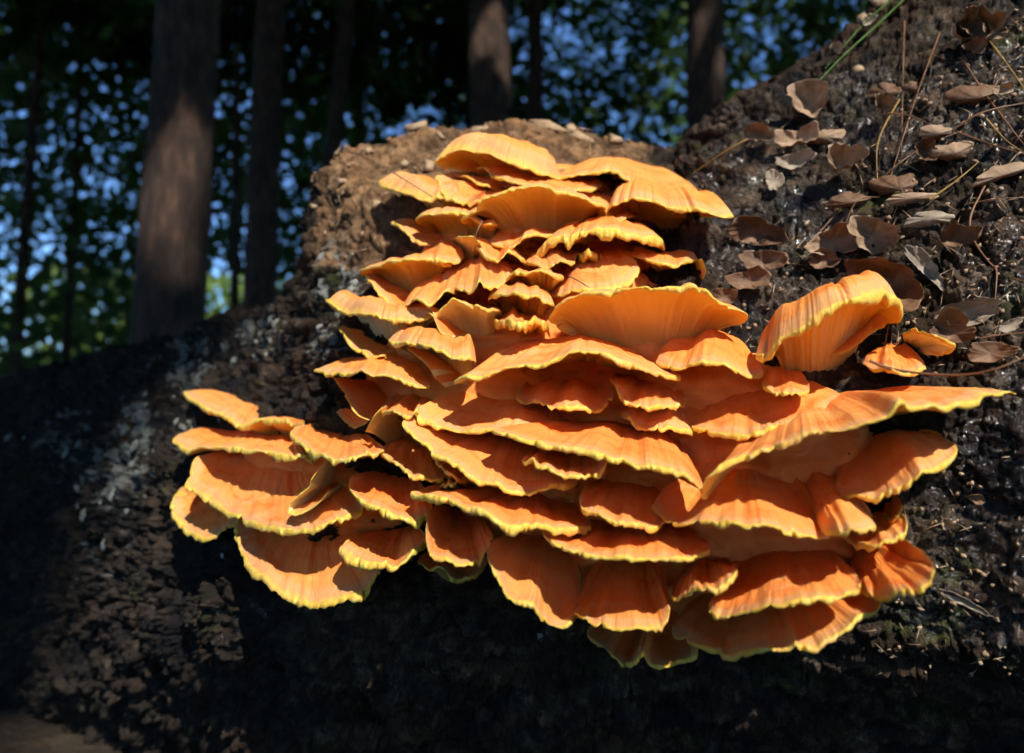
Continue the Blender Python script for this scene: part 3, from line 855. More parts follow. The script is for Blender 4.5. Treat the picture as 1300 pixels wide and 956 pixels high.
    C([(853, 798), (870, 812), (885, 818), (905, 822), (920, 830), (940, 833), (960, 828), (985, 826), (1003, 822), (1010, 815), (1015, 822), (1030, 820), (1055, 810), (1075, 800), (1090, 785), (1110, 772), (1116, 754)], [(870, 742), (960, 730), (1080, 728)], p=0.190, e=0.135, bulge=.012),
    C([(622, 692), (620, 710), (630, 735), (640, 750), (655, 758), (675, 762), (682, 775), (690, 785), (705, 790), (720, 788), (735, 778)], [(645, 672), (690, 664), (740, 684)], p=0.220, e=0.165, bulge=.010),
    C([(730, 776), (745, 787), (760, 795), (780, 799), (805, 797), (825, 798), (840, 795), (851, 772)], [(755, 692), (800, 684), (846, 692)], p=0.215, e=0.175, bulge=.014, wr=1.6),
    C([(746, 799), (760, 815), (775, 828), (790, 838), (805, 838), (815, 831), (825, 843), (840, 848), (860, 842), (885, 827)], [(785, 770), (865, 766)], p=0.170, e=0.125, bulge=.010),
    C([(545, 652), (541, 678), (547, 700), (560, 705), (575, 714), (590, 718), (605, 712), (615, 700), (626, 680)], [(565, 642), (606, 646)], p=0.200, e=0.145, bulge=.010),
    C([(530, 711), (545, 718), (560, 720), (575, 732), (590, 733), (605, 725), (619, 711)], [(560, 696), (600, 694)], p=0.160, e=0.115, bulge=.006),
]
SIDE = [
    C([(236, 498), (240, 505), (255, 512), (270, 520), (285, 528), (300, 535), (310, 539)], [(312, 512), (346, 524)], p=.16, e=(.12, .14), bulge=.018),
    C([(304, 544), (315, 538), (335, 534), (355, 531), (374, 541)], [(350, 528), (398, 534)], p=.15, e=.13, bulge=.014),
    C([(222, 555), (228, 562), (240, 568), (265, 565), (285, 567), (310, 570), (335, 571), (360, 574), (385, 577), (410, 578)], [(280, 545), (350, 545), (405, 556)], p=.18, e=(.14, .15), bulge=.014),
    C([(369, 546), (378, 559), (386, 565), (405, 575), (418, 580), (440, 580), (465, 576), (487, 571)], [(400, 545), (480, 548)], p=.19, e=.15, bulge=.008),
    C([(251, 580), (241, 603), (238, 613), (250, 625), (265, 635), (280, 643), (300, 655), (325, 664), (350, 670), (372, 673), (390, 672), (415, 662), (440, 655), (460, 640)], [(290, 574), (350, 566), (420, 586)], p=.17, e=.12, bulge=.010, rimw=.02),
    C([(414, 584), (400, 602), (395, 615), (380, 628), (370, 638), (369, 650), (385, 650), (402, 640), (416, 624)], [(436, 590), (448, 604)], p=.17, e=.15, bulge=.003, up=AWAY, ext=False, pm='flesh'),
    C([(233, 618), (220, 635), (219, 650), (228, 665), (245, 677), (262, 682), (273, 682), (285, 672), (308, 657)], [(265, 622), (312, 630)], p=.12, e=.09, bulge=.008, rimw=.02),
    C([(302, 664), (300, 680), (308, 700), (320, 720), (340, 740), (365, 755), (390, 762), (405, 764), (425, 760), (440, 756), (460, 748), (472, 735), (482, 718)], [(340, 652), (400, 648), (465, 666)], p=.15, e=.10, bulge=.012, rimw=.024),
    C([(443, 611), (450, 625), (465, 635), (480, 645), (500, 653), (520, 657), (548, 651)], [(470, 594), (540, 602)], p=.16, e=.13, bulge=.008, rimw=.018),
    C([(433, 694), (437, 707), (450, 713), (475, 712), (500, 715), (515, 708), (530, 695), (542, 683)], [(475, 672), (538, 664)], p=.15, e=.12, bulge=.010, rimw=.018),
]
main_f = fungus('shelf_fungus', MAIN, tuple(at(760, 560, 0.80)), 'large many tiered orange shelf fungus with yellow edges covering the log')
side_f = fungus('shelf_fungus', SIDE, tuple(at(380, 620, 0.95)), 'small rosette of orange shelf fungus on the shaded left of the log', rimw=.018, thr=.006)


def fungus_core(parent, poly, off, cell=4.0):
    """the lumpy flesh from which the shelves grow, swelling out of the bark inside the outline poly"""
    poly = np.asarray(poly, float)
    x0, y0 = poly.min(0) - 24; x1, y1 = poly.max(0) + 24
    xs = np.arange(x0, x1, cell); ys = np.arange(y0, y1, cell)
    X, Y = np.meshgrid(xs, ys)
    inside = np.zeros(X.shape, bool); dmin = np.full(X.shape, 1e9)
    for a, b in zip(poly, np.roll(poly, -1, 0)):
        c = ((a[1] > Y) != (b[1] > Y)) & (X < (b[0] - a[0]) * (Y - a[1]) / (b[1] - a[1] + 1e-9) + a[0])
        inside ^= c
        ab = b - a
        u = np.clip(((X - a[0]) * ab[0] + (Y - a[1]) * ab[1]) / (ab @ ab), 0, 1)
        dmin = np.minimum(dmin, np.hypot(X - a[0] - u * ab[0], Y - a[1] - u * ab[1]))
    sdv = np.where(inside, dmin, -dmin)
    o = off * sstep(-20, 45, sdv) - 0.035 * sstep(0, -22, sdv)
    D = W(X, Y) - o
    Pc = at(X, Y, D)
    q = Pc.reshape(-1, 3)
    bump = (0.016 * fbm(q * 22, 3) + 0.010 * (1 - np.abs(noise(q * np.array([14, 14, 60.0]))) * 3)).reshape(X.shape) * sstep(-5, 30, sdv)
    Pc = Pc - bump[..., None] * _F
    nr, nc = X.shape
    at_ = dict(vv=np.full(X.size, .35) + 0.3 * noise(q * 30), tt=X.ravel() * .0008, zone=np.full(X.size, -1.0), seed=np.full(X.size, 2.2))
    link('core', new_mesh('core', q * 0 + Pc.reshape(-1, 3), grid_quads(nr, nc), attrs=at_), M['cap'], parent)


fungus_core(main_f, [(545, 225), (690, 212), (780, 230), (815, 300), (840, 350), (920, 425), (985, 465), (1080, 500), (1120, 560), (1075, 640), (1110, 710), (1040, 760), (900, 790), (780, 775), (680, 730), (590, 690), (560, 615), (500, 550), (470, 470), (480, 400), (515, 340), (540, 290)], 0.042)
fungus_core(side_f, [(310, 525), (420, 550), (480, 590), (510, 660), (440, 690), (350, 660), (290, 610)], 0.045)

# ------------------------------------------------------------------ forest
TREES = [
    # photo x at eye level, width px, distance, lean (m per m), label
    (200, 90, 4.0, 0.012, 'thick sun dappled pine trunk, nearest tree on the left'),
    (333, 46, 7.0, 0.00, 'dark straight tree trunk right of the thick left pine'),
    (289, 13, 10.0, 0.0, 'thin sapling between the two thick trunks on the left'),
    (391, 26, 8.0, 0.06, 'slightly leaning dark trunk just left of the brown wood knob'),
    (626, 64, 6.5, 0.0, 'thick grey brown trunk rising behind the top of the fungus'),
    (676, 26, 9.0, 0.0, 'narrow dark trunk right beside the central thick trunk'),
    (914, 58, 6.0, 0.0, 'tree trunk with warm sun patches left of the bark slope'),
    (72, 13, 10.0, 0.02, 'narrow dark trunk near the left edge of the wood'),
    (22, 16, 9.5, 0.0, 'dark trunk at the far left edge'),
    (455, 18, 12.0, 0.0, 'slim trunk left of the centre, above the brown wood knob'),
    (588, 15, 13.0, 0.0, 'very slim trunk just left of the central thick trunk'),
]


def leaf_cloud(centers, size, rng, flat=0.5):
    """leaf-shaped rhombi at the given centres"""
    n = len(centers)
    a = rng.normal(size=(n, 3)); a /= np.linalg.norm(a, axis=1)[:, None]
    b = rng.normal(size=(n, 3)); b[:, 2] += flat * rng.normal(size=n)
    b -= (b * a).sum(1)[:, None] * a; b /= np.linalg.norm(b, axis=1)[:, None]
    s = (size * rng.uniform(0.6, 1.4, n))[:, None]
    v = np.stack([centers - a * s, centers + b * s * 0.5, centers + a * s, centers - b * s * 0.5], 1).reshape(-1, 3)
    q = np.arange(4 * n).reshape(-1, 4)
    return v, q


def trunk_mesh(d, h, seed, lean):
    ns, nh = 28, 46
    zz = np.concatenate([np.linspace(-0.15, 5, 34), np.linspace(5.5, h, nh - 34)])
    th = np.linspace(0, 2 * math.pi, ns + 1)
    T, Z = np.meshgrid(th, zz)
    r = d / 2 * (1 - 0.75 * np.clip(Z, 0, h) / h) * (1 + 0.5 * np.exp(-np.clip(Z, 0, 9) / 0.25))
    q = np.stack([np.cos(T) * 2.2, np.sin(T) * 2.2, Z * 0.7 + seed], -1).reshape(-1, 3)
    r = r * (1 + 0.16 * fbm(q, 3).reshape(r.shape) + 0.10 * fbm(q * np.array([3, 3, 1.0]), 2).reshape(r.shape))
    wob = 0.05 * np.sin(Z * 0.5 + seed)
    x = np.cos(T) * r + lean * Z + wob
    y = np.sin(T) * r
    return np.stack([x, y, Z], -1).reshape(-1, 3), grid_quads(nh, ns + 1)


def crown_mesh(h0, h1, rad, n, seed, size):
    """boughs with leaf sprays from h0 to h1"""
    rng = np.random.default_rng(seed)
    nb = 60
    cs = []
    per = n // nb
    for k in range(nb):
        z = h0 + (h1 - h0) * rng.uniform() ** 1.1
        az = rng.uniform(0, 2 * math.pi)
        rr = rad * (1 - 0.65 * (z - h0) / (h1 - h0)) * rng.uniform(0.6, 1.1)
        u = rng.uniform(0.1, 1, per)
        side = rng.normal(size=per) * 0.30 * u * rr * 0.5
        c = np.stack([np.cos(az) * u * rr - np.sin(az) * side, np.sin(az) * u * rr + np.cos(az) * side,
                      z - 0.20 * u ** 2 * rr + rng.normal(size=per) * 0.10], 1)
        cs.append(c)
    return leaf_cloud(np.vstack(cs), size, rng)


crowns = []
for k, (h0, h1, rad, n, size) in enumerate([(6.2, 15, 3.4, 4200, 0.16), (7.5, 17, 3.0, 4200, 0.16), (5.5, 12, 2.4, 3000, 0.14)]):
    v, q = crown_mesh(h0, h1, rad, n, 50 + k, size)
    crowns.append(new_mesh('crown', v, q, smooth=False))
trunk_cache = []
for k, (px, w, d, lean, lab) in enumerate(TREES):
    base = at(px, 521, d)
    diam = w / FPX * d
    h = 14.5 if w > 20 else 11.0
    tr = empty('forest_tree', (base[0], base[1], 0.0), lab, 'tree', 'trees in the wood behind the log')
    v, q = trunk_mesh(diam, h, k * 3.7, lean)
    o = bpy.data.objects.new('trunk', new_mesh('trunk', v, q)); scene.collection.objects.link(o)
    o.data.materials.append(M['trunk']); o.parent = tr
    brng = np.random.default_rng(300 + k)
    for b in range(0 if k == 0 else 5 if w > 20 else 3):                         # dead branch stubs
        z0 = brng.uniform(1.0, 4.6); a0 = brng.uniform(0, 6.28); ln = brng.uniform(0.15, 0.9) * (1 if w > 20 else .6)
        tt_ = np.linspace(0, 1, 7)[:, None]
        ax = np.array([math.cos(a0), math.sin(a0), 0.0])
        cl_ = np.array([lean * z0 + 0.05 * math.sin(z0 * 0.5 + k * 3.7), 0, z0]) + ax * (diam * .3 + tt_ * ln) + np.array([0, 0, 1.0]) * (0.25 * ln * tt_ - 0.35 * ln * tt_ ** 2)
        sd2 = np.array([-ax[1], ax[0], 0.0]); th_ = np.linspace(0, 2 * math.pi, 7)
        rr_ = diam * 0.07 * (1 - 0.75 * tt_)
        vv_ = cl_[:, None] + (sd2[None, None] * np.cos(th_)[None, :, None] + np.array([0, 0, 1.0])[None, None] * np.sin(th_)[None, :, None]) * rr_[:, :, None]
        ob = bpy.data.objects.new('branch', new_mesh('branch', vv_.reshape(-1, 3), grid_quads(7, 7))); scene.collection.objects.link(ob)
        ob.data.materials.append(M['trunk']); ob.parent = tr
    cm = crowns[2 if w < 20 else k % 2]
    if not cm.materials: cm.materials.append(M['leaf'])
    o = bpy.data.objects.new('crown', cm); scene.collection.objects.link(o)
    o.parent = tr; o.rotation_euler = (0, 0, k * 1.9)

# the far wood: foliage that reads as one mass, thinner in places where the sky comes through
rng = np.random.default_rng(21)
n = 165000
az = rng.uniform(-0.75, 0.75, n); rr = rng.uniform(11, 25, n)
n2 = 9000                                                        # the wood goes on all round
az = np.concatenate([az, rng.uniform(0.75, 2 * math.pi - 0.75, n2)]); rr = np.concatenate([rr, rng.uniform(11, 25, n2)])
n = n + n2
zz = 0.3 + rr * 0.78 * rng.uniform(0, 1, n)
c = np.stack([np.sin(az) * rr, np.cos(az) * rr, zz], 1)
dens = fbm(np.stack([c[:, 0] * 0.34, c[:, 1] * 0.34, c[:, 2] * 0.45], -1), 3)
keep = dens + rng.uniform(-0.10, 0.10, n) > -0.14 + 0.08 * np.exp(-((az - 0.05) / 0.28) ** 2)
el = zz / rr
win = (np.abs(az + 0.361) < 0.055) & (el > 0.05) & (el < 0.21)       # a glade opens here
keep &= ~(win & (rng.uniform(size=n) < 0.95))
c = c[keep]
sz = np.where(np.arange(n)[keep] < n - n2, 0.115, 0.26)
v, q = leaf_cloud(c, sz, rng)
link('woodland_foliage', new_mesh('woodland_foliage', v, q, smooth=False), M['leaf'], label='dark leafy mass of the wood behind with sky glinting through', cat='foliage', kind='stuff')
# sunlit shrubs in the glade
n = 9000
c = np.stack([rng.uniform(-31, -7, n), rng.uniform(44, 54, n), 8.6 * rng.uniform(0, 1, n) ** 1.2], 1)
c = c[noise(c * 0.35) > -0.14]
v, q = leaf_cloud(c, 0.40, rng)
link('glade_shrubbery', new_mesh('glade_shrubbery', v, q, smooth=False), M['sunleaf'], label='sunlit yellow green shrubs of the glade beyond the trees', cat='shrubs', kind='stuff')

# unseen canopy added overhead for shade, gaps cut along sun rays to log and trunks
rng = np.random.default_rng(99)
n = 60000
x = rng.uniform(-17, 24, n); y = rng.uniform(-20, 23, n)
z = np.maximum(7.0, 2.4 + 0.66 * y) + rng.uniform(0, 3.0, n)
c = np.stack([x, y, z], 1)


def spot(px, py, d): return at(px, py, d)


LIT = [((0.02, 0.85, 0.62), 0.26), ((0.34, 0.78, 0.58), 0.28), ((0.22, 0.70, 0.42), 0.16), ((0.66, 0.9, 0.88), 0.40), (tuple(spot(640, 220, 1.1)), .22), ((-0.28, 0.92, 0.61), 0.10),
       (tuple(spot(205, 245, 4.0)), .06), (tuple(spot(655, 0, 6.4)), .05), (tuple(spot(915, 85, 6)), .0)]
hole = np.zeros(n, bool)
for ctr, r in LIT:
    rel = c - np.array(ctr)
    al = rel @ SUN
    perp = np.linalg.norm(rel - al[:, None] * SUN, axis=1)
    hole |= (perp < r + 0.28) & (al > 0)
thin = (c[:, 1] > 5.5) & (rng.uniform(size=n) < 0.5)
c = c[~hole & ~thin]
v, q = leaf_cloud(c, 0.42, rng)
link('unseen_shade_canopy', new_mesh('unseen_shade_canopy', v, q, smooth=False), M['leaf'], label='unseen leaf canopy added high overhead to shade the wood', cat='foliage', kind='stuff')

# ------------------------------------------------------------------ withered caps and dead leaves on the bark
def petal_mesh(w, h, cup, wave, k, seed, pin=0.0, fold=0.0, vein=0.0):
    """a curled leathery petal: cupped, wavy-edged, with thickness"""
    rng = np.random.default_rng(seed)
    nr, na = 12, 48
    r = np.linspace(0.0, 1, nr)[:, None]; th = np.linspace(0, 2 * math.pi, na, endpoint=False)[None, :]
    ph = rng.uniform(0, 6.28, 4)
    out = 1 + 0.17 * np.sin(2 * th + ph[0]) + 0.11 * np.sin(3 * th + ph[1]) + 0.06 * np.sin(7 * th + ph[2]) + 0.03 * np.sin(13 * th + ph[3]) + 0.05 * r * noise(np.stack([np.cos(th) * 5 + 0 * r, np.sin(th) * 5 + 0 * r, seed + 0 * r * th], -1)) * 2
    x = w / 2 * r * np.cos(th) * out
    y = h / 2 * r * np.sin(th) * out
    y = y + pin * h * 0.35 * (r ** 2) * (np.abs(np.cos(th)) ** 2)
    sm = min(w, h)
    z = cup * sm * r ** 2.2 + wave * sm * r ** 2 * np.sin(k * th + ph[1]) + 0.05 * sm * r ** 2 * np.sin(9 * th + ph[2])
    z = z + fold * sm * np.abs(x / (w / 2)) ** 1.2
    z = z + vein * sm * 0.05 * np.cos(24 * th) * r
    z = z + 0.012 * sm * np.cos(16 * th + 3 * noise(np.stack([x * 60, y * 60, x * 0 + seed + 5], -1))) * r + 0.09 * sm * noise(np.stack([x * 35, y * 35, x * 0 + seed + 9], -1)) * r
    z = z + 0.03 * sm * noise(np.stack([x * 90, y * 90, x * 0 + seed], -1))
    top = np.stack([x, y, z], -1)
    tk = 0.0006
    nrm = np.array([0, 0, 1.0])
    bot = top - nrm * tk
    bot[-1] = top[-1] - nrm * tk * 0.6
    V = np.vstack([top.reshape(-1, 3), bot.reshape(-1, 3)])
    Q = []
    for a in range(nr - 1):
        for b in range(na):
            i, j = a * na + b, a * na + (b + 1) % na
            Q.append((i, j, j + na, i + na))
            o = nr * na
            Q.append((o + i + na, o + j + na, o + j, o + i))
    for b in range(na):
        i, j = (nr - 1) * na + b, (nr - 1) * na + (b + 1) % na
        o = nr * na
        Q.append((i, j, o + j, o + i))
    return V, Q


def frame(n, ang, tilt):
    """x along the photo's right turned by ang, z near the bark normal, tipped by tilt about x"""
    n = n / np.linalg.norm(n)
    x = _R * math.cos(ang) + _U * math.sin(ang)
    x = x - n * (x @ n); x /= np.linalg.norm(x)
    y = np.cross(n, x)
    y2 = y * math.cos(tilt) + n * math.sin(tilt)
    z2 = np.cross(x, y2)
    return np.stack([x, y2, z2], 1)


def place_petal(name, px, py, w, h, ang, tilt, mat, label, cat, cup=0.25, wave=0.12, k=2, pin=0.0, fold=0.0, vein=0.0, lift=0.008, seed=0):
    pos, n = on_log(px, py, lift)
    d = float((pos - _C) @ _F)
    m = d / FPX
    v, q = petal_mesh(w * m * 0.92, h * m * 0.92, cup, wave, k, seed + int(px * 7 + py), pin, fold, vein)
    nn = n * 0.65 - _F * 0.35 if tilt is not None else n
    Fm = frame(nn, math.radians(ang), math.radians(tilt or 0))
    v = v @ Fm.T
    o = link(name, new_mesh(name, v, q), M[mat], label=label, cat=cat, group='withered caps and dead leaves on the bark')
    o.location = pos
    return o


WM = 'withered_mushroom'; DL = 'dead_leaf'
PET = [
    (WM, 1032, 138, 58, 50, -20, 10, 'dry', 'tan withered mushroom cap, roundish, uppermost beside the wet black bark', .22, .10, 2),
    (WM, 1050, 178, 58, 28, -18, 35, 'dry', 'arched tan withered cap just below the roundish uppermost one', -.35, .12, 2),
    (WM, 1020, 194, 52, 34, 8, 5, 'dry', 'tan withered cap tucked under the arched one', .2, .12, 3),
    (WM, 1012, 217, 48, 26, -12, 10, 'drypale', 'pale ridged withered cap at the bottom of the upper pile', .25, .1, 2),
    (WM, 977, 186, 44, 22, -20, 30, 'dry', 'small curled tan cap at the left tip of the upper pile', .5, .15, 2),
    (DL, 990, 246, 24, 34, -15, 0, 'drypale', 'pale pointed leaf hanging under the upper pile', .08, .05, 1),
    (WM, 1072, 222, 46, 40, 25, 15, 'dry', 'cupped tan withered cap standing alone right of the upper pile', .4, .08, 2),
    (WM, 1130, 128, 40, 26, -12, 45, 'drydark', 'dark curled cap crossed by the left long needle', -.3, .15, 3),
    (WM, 1162, 124, 22, 16, 5, 45, 'drydark', 'tiny dark cap behind the long slanting needle', -.3, .12, 2),
    (WM, 1120, 155, 22, 32, 10, 20, 'dry', 'small rolled brown cap below the dark curled one', .6, .15, 2),
    (WM, 1216, 50, 34, 44, 30, 40, 'dry', 'tall horn shaped withered cap, left of the top right group', .55, .12, 2),
    (WM, 1238, 40, 36, 46, -15, 40, 'dry', 'pleated funnel shaped withered cap in the top right group', .55, .16, 4),
    (WM, 1266, 53, 34, 30, -10, 30, 'dry', 'wavy tan cap at the right of the top right group', .35, .2, 3),
    (WM, 1241, 72, 30, 20, 10, 20, 'drydark', 'small brown lobe under the funnel shaped cap', .3, .15, 2),
    (WM, 1248, 143, 62, 34, -8, 50, 'drydark', 'dark smooth cap on the wet black patch at right', -.35, .06, 2),
    (WM, 1275, 135, 26, 16, 8, 30, 'dry', 'small wavy cap touching the dark smooth one', .2, .2, 3),
    (WM, 1190, 183, 48, 20, -6, 50, 'dry', 'flat brown cap above the pleated pair', -.2, .1, 2),
    (WM, 1180, 202, 30, 28, 0, 30, 'drydark', 'dark brown cap left of the pleated pair', .3, .1, 3),
    (WM, 1215, 209, 52, 30, -4, 45, 'dry', 'pleated brown cap with a flat rim below the dark smooth one', -.3, .08, 5),
    (WM, 1146, 246, 62, 40, -14, 40, 'drydark', 'large dark cap with curled tan edge above the brown pile', -.35, .08, 2),
    (WM, 1160, 268, 62, 16, -12, 30, 'dry', 'narrow curved cap under the large dark one', -.2, .08, 1),
    (WM, 1082, 272, 52, 22, 4, 45, 'drydark', 'dark curled cap at the left top of the brown pile', -.3, .1, 2),
    (WM, 1278, 236, 64, 24, 8, 45, 'dry', 'long wavy cap at the right edge of the bark', -.2, .15, 2),
    (WM, 962, 303, 74, 40, -8, 40, 'drydark', 'dark brown wide cap with turned up tan rim beside the fungus tip', .3, .18, 2),
    (WM, 970, 343, 58, 34, -25, 10, 'drydark', 'brown flat cap below the wide dark one', .15, .1, 2),
    (WM, 958, 372, 52, 34, -10, 10, 'drydark', 'brown cap with a glossy spot just above the orange shelves', .15, .1, 3),
    (WM, 1062, 312, 66, 44, 10, 25, 'dry', 'broad tan cap in the middle of the brown pile', .25, .14, 3),
    (WM, 1108, 304, 64, 46, -15, 25, 'dry', 'broad curled tan cap in the right middle of the brown pile', .3, .15, 2),
    (WM, 1050, 334, 44, 24, -5, 20, 'drydark', 'small dark cap at the foot of the brown pile', .25, .1, 2),
    (WM, 1185, 293, 58, 22, -12, 25, 'drypale', 'pale thin cap right of the brown pile', -.2, .1, 1),
    (WM, 1212, 318, 40, 40, 30, 20, 'drydark', 'crumpled dark brown cap under the pale thin one', .35, .2, 3),
    (DL, 1180, 350, 24, 74, 38, 15, 'drypale', 'pale folded leaf with ribs lying slantwise', .05, .03, 1),
    (WM, 1135, 372, 92, 60, -35, 30, 'drydark', 'big brown folded cap behind the tall orange shelf', .3, .16, 2),
    (DL, 1228, 406, 90, 30, 6, 25, 'drypale', 'long grey white curled leaf above the broad right shelf', .3, .12, 1),
    (WM, 1208, 432, 60, 40, -12, 15, 'drydark', 'brown crumpled cap under the grey white leaf', .3, .2, 3),
    (DL, 1288, 424, 34, 14, 12, 15, 'drypale', 'small pale leaf scrap at the right edge', .1, .1, 1),
    (WM, 1258, 458, 66, 26, -12, 15, 'drydark', 'brown curled strip above the tip of the broad right shelf', .2, .18, 2),
    (WM, 925, 392, 40, 22, -10, 20, 'drydark', 'brown scrap wedged between two orange shelves', .2, .15, 3),
    (DL, 1225, 752, 60, 14, -22, 25, 'drypale', 'thin grey bark flake low on the right', .1, .08, 1),
    (WM, 1238, 632, 22, 14, 0, 25, 'drydark', 'tiny brown cap on the glistening bark low at right', .2, .1, 2),
    (WM, 1205, 664, 14, 16, 0, 25, 'dry', 'tiny round tan cap on the dark bark right of the fungus', .2, .1, 2),
    (WM, 1105, 40, 18, 16, 0, 15, 'drypale', 'small pale wood fleck on the skyline of the bark', .2, .1, 2),
    (WM, 1062, 76, 16, 16, 0, 15, 'drypale', 'tiny pale round cap touching the green grass blade', .3, .1, 2),
]
for i, (nm, px, py, w, h, ang, tilt, mt, lab, cup, wave, k) in enumerate(PET):
    place_petal(nm, px, py, w, h, ang, tilt, mt, lab, 'leaf' if nm == DL else 'mushroom', cup * 2.3, wave * 1.7, k,
                fold=0.3 if 'folded' in lab else 0.0, vein=1.0 if ('rib' in lab or 'pleat' in lab) else 0.0, seed=i, lift=0.010)


# ------------------------------------------------------------------ needles, twigs, grass
def strand(name, pts, rad, mat, label, cat, group=None, lift=0.006, depth=None, flat=1.0):
    """thin tapering stalk through photo points that lie on the bark (or at given distances)"""
    P3 = []
    for i, p in enumerate(pts):
        if depth is not None:
            P3.append(at(p[0], p[1], depth[i]))
        else:
            q, n = on_log(p[0], p[1], lift * (1 + 0.5 * math.sin(i * 2.1)))
            P3.append(q)
    n = 28
    Pc = resample(np.array(P3), n)
    if depth is None and len(pts) > 2:
        for _ in range(6):
            Pc[1:-1] = .25 * Pc[:-2] + .5 * Pc[1:-1] + .25 * Pc[2:]
    T = np.gradient(Pc, axis=0); T /= np.linalg.norm(T, axis=1)[:, None]
    A = np.cross(T, _F); A /= np.linalg.norm(A, axis=1)[:, None]
    B = np.cross(T, A)
    t = np.linspace(0, 1, n)
    r = rad * (1 - 0.55 * t) * (1 + 0.12 * np.sin(t * 17 + rad * 9000))
    th = np.linspace(0, 2 * math.pi, 8)
    V = Pc[:, None] + (A[:, None] * np.cos(th)[None, :, None] + B[:, None] * np.sin(th)[None, :, None] * flat) * r[:, None, None]
    base = Pc[0].copy()
    o = link(name, new_mesh(name, (V - base).reshape(-1, 3), grid_quads(n, 8)), M[mat], label=label, cat=cat, group=group)
    o.location = base
    return o


NG = 'pine needles and stalks on the log'
NEED = [
    ([(1194, 48), (1165, 140), (1134, 232)], .0011, 'needle', 'long brown needle slanting left across the wet black bark'),
    ([(1153, 40), (1146, 120), (1145, 205)], .0009, 'needle', 'nearly upright thin brown needle crossing the dark curled cap'),
    ([(1143, 132), (1120, 190), (1112, 234)], .0010, 'needley', 'bent grey stalk leaning left below the dark curled cap'),
    ([(1128, 158), (1160, 165), (1190, 175)], .0010, 'needle', 'short pinkish needle pointing to the flat brown cap'),
    ([(1108, 240), (1140, 222), (1168, 198)], .0010, 'needle', 'brown needle rising right above the large dark cap'),
    ([(1246, 42), (1280, 85), (1302, 135)], .0010, 'needley', 'yellow arching stalk at the top right'),
    ([(1221, 82), (1250, 128), (1302, 210)], .0011, 'needle', 'brown needle running down from the funnel shaped cap'),
    ([(1212, 178), (1255, 162), (1302, 142)], .0010, 'needle', 'brown needle rising to the right edge under the dark smooth cap'),
    ([(1221, 188), (1260, 200), (1302, 214)], .0010, 'needle', 'brown needle running down to the right edge'),
    ([(1260, 172), (1282, 192), (1302, 214)], .0008, 'needley', 'pale thin needle crossing the brown ones at right'),
    ([(1184, 264), (1215, 244), (1246, 222)], .0011, 'needley', 'grey straight twig right of the large dark cap'),
    ([(986, 178), (945, 206), (886, 232)], .0013, 'needley', 'orange brown stalk over the glistening bark'),
    ([(1010, 150), (1000, 168), (986, 180)], .0008, 'needley', 'thin straw joining the green blade to the orange brown stalk'),
    ([(1252, 250), (1230, 298), (1262, 345), (1302, 372)], .0011, 'needle', 'long kinked brown twig on the right of the bark'),
    ([(1264, 345), (1268, 365), (1266, 385)], .0009, 'needle', 'short side twig hanging from the kinked brown twig'),
    ([(1250, 444), (1275, 440), (1302, 436)], .0008, 'needle', 'short brown needle at the right edge above the broad shelf'),
    ([(1042, 298), (1060, 282), (1075, 262)], .0009, 'needle', 'reddish needle at the left of the brown pile'),
    ([(1068, 300), (1090, 270), (1118, 256)], .0009, 'needle', 'reddish needle rising over the brown pile'),
    ([(1232, 268), (1265, 268), (1302, 262)], .0007, 'needle', 'thin faint needle level at the right edge'),
    ([(1120, 455), (1140, 395), (1190, 360)], .0006, 'needley', 'fine thread under the big brown folded cap'),
]
for pts, r, mt, lab in NEED:
    strand('pine_needle' if 'needle' in lab else 'dry_stalk', pts, r, mt, lab, 'needle' if 'needle' in lab else 'stalk', NG)
dW = lambda px, py, off: float(W(px, py)[0]) - off
strand('pine_needle', [(437, 189), (478, 207), (520, 232), (562, 258)], .0011, 'needle', 'long dark needle leaning across the upper left shelves', 'needle', NG,
       depth=[dW(437, 260, .06), dW(478, 230, .12), dW(520, 240, .15), dW(562, 258, .10)])
strand('pine_needle', [(612, 281), (606, 293), (602, 304)], .0009, 'needle', 'short reddish needle standing under the upper bowl shelf', 'needle', NG,
       depth=[dW(612, 285, .17), dW(606, 293, .17), dW(602, 303, .16)])
strand('pine_needle', [(722, 350), (735, 357), (748, 365)], .0009, 'needle', 'short dark needle lying on the orange fan above the broad bowl', 'needle', NG,
       depth=[dW(722, 350, .15), dW(735, 357, .15), dW(748, 364, .14)])
strand('pine_needle', [(1104, 458), (1130, 468), (1170, 474), (1220, 476), (1265, 468), (1302, 453)], .0013, 'needle', 'long bowed red brown needle lying on the broad right shelf', 'needle', NG,
       depth=[.645, .635, .62, .60, .58, .575])
strand('grass_blade', [(1168, -2), (1120, 35), (1070, 75), (1028, 118)], .0016, 'grass', 'green grass blade bending along the bark skyline', 'grass', NG, flat=.3)
strand('grass_blade', [(1160, 6), (1105, 42), (1050, 90)], .0011, 'grass', 'thinner green blade lying against the longer one', 'grass', NG, lift=.010, flat=.3)
strand('dry_stalk', [(749, 196), (749, 170)], .0012, 'chip', 'short upright straw stub on top of the wood knob', 'stalk', NG, depth=[1.08, 1.08])
strand('dry_stalk', [(724, 190), (735, 182), (742, 172)], .0009, 'chip', 'short leaning straw beside the upright stub', 'stalk', NG, depth=[1.1, 1.1, 1.1])


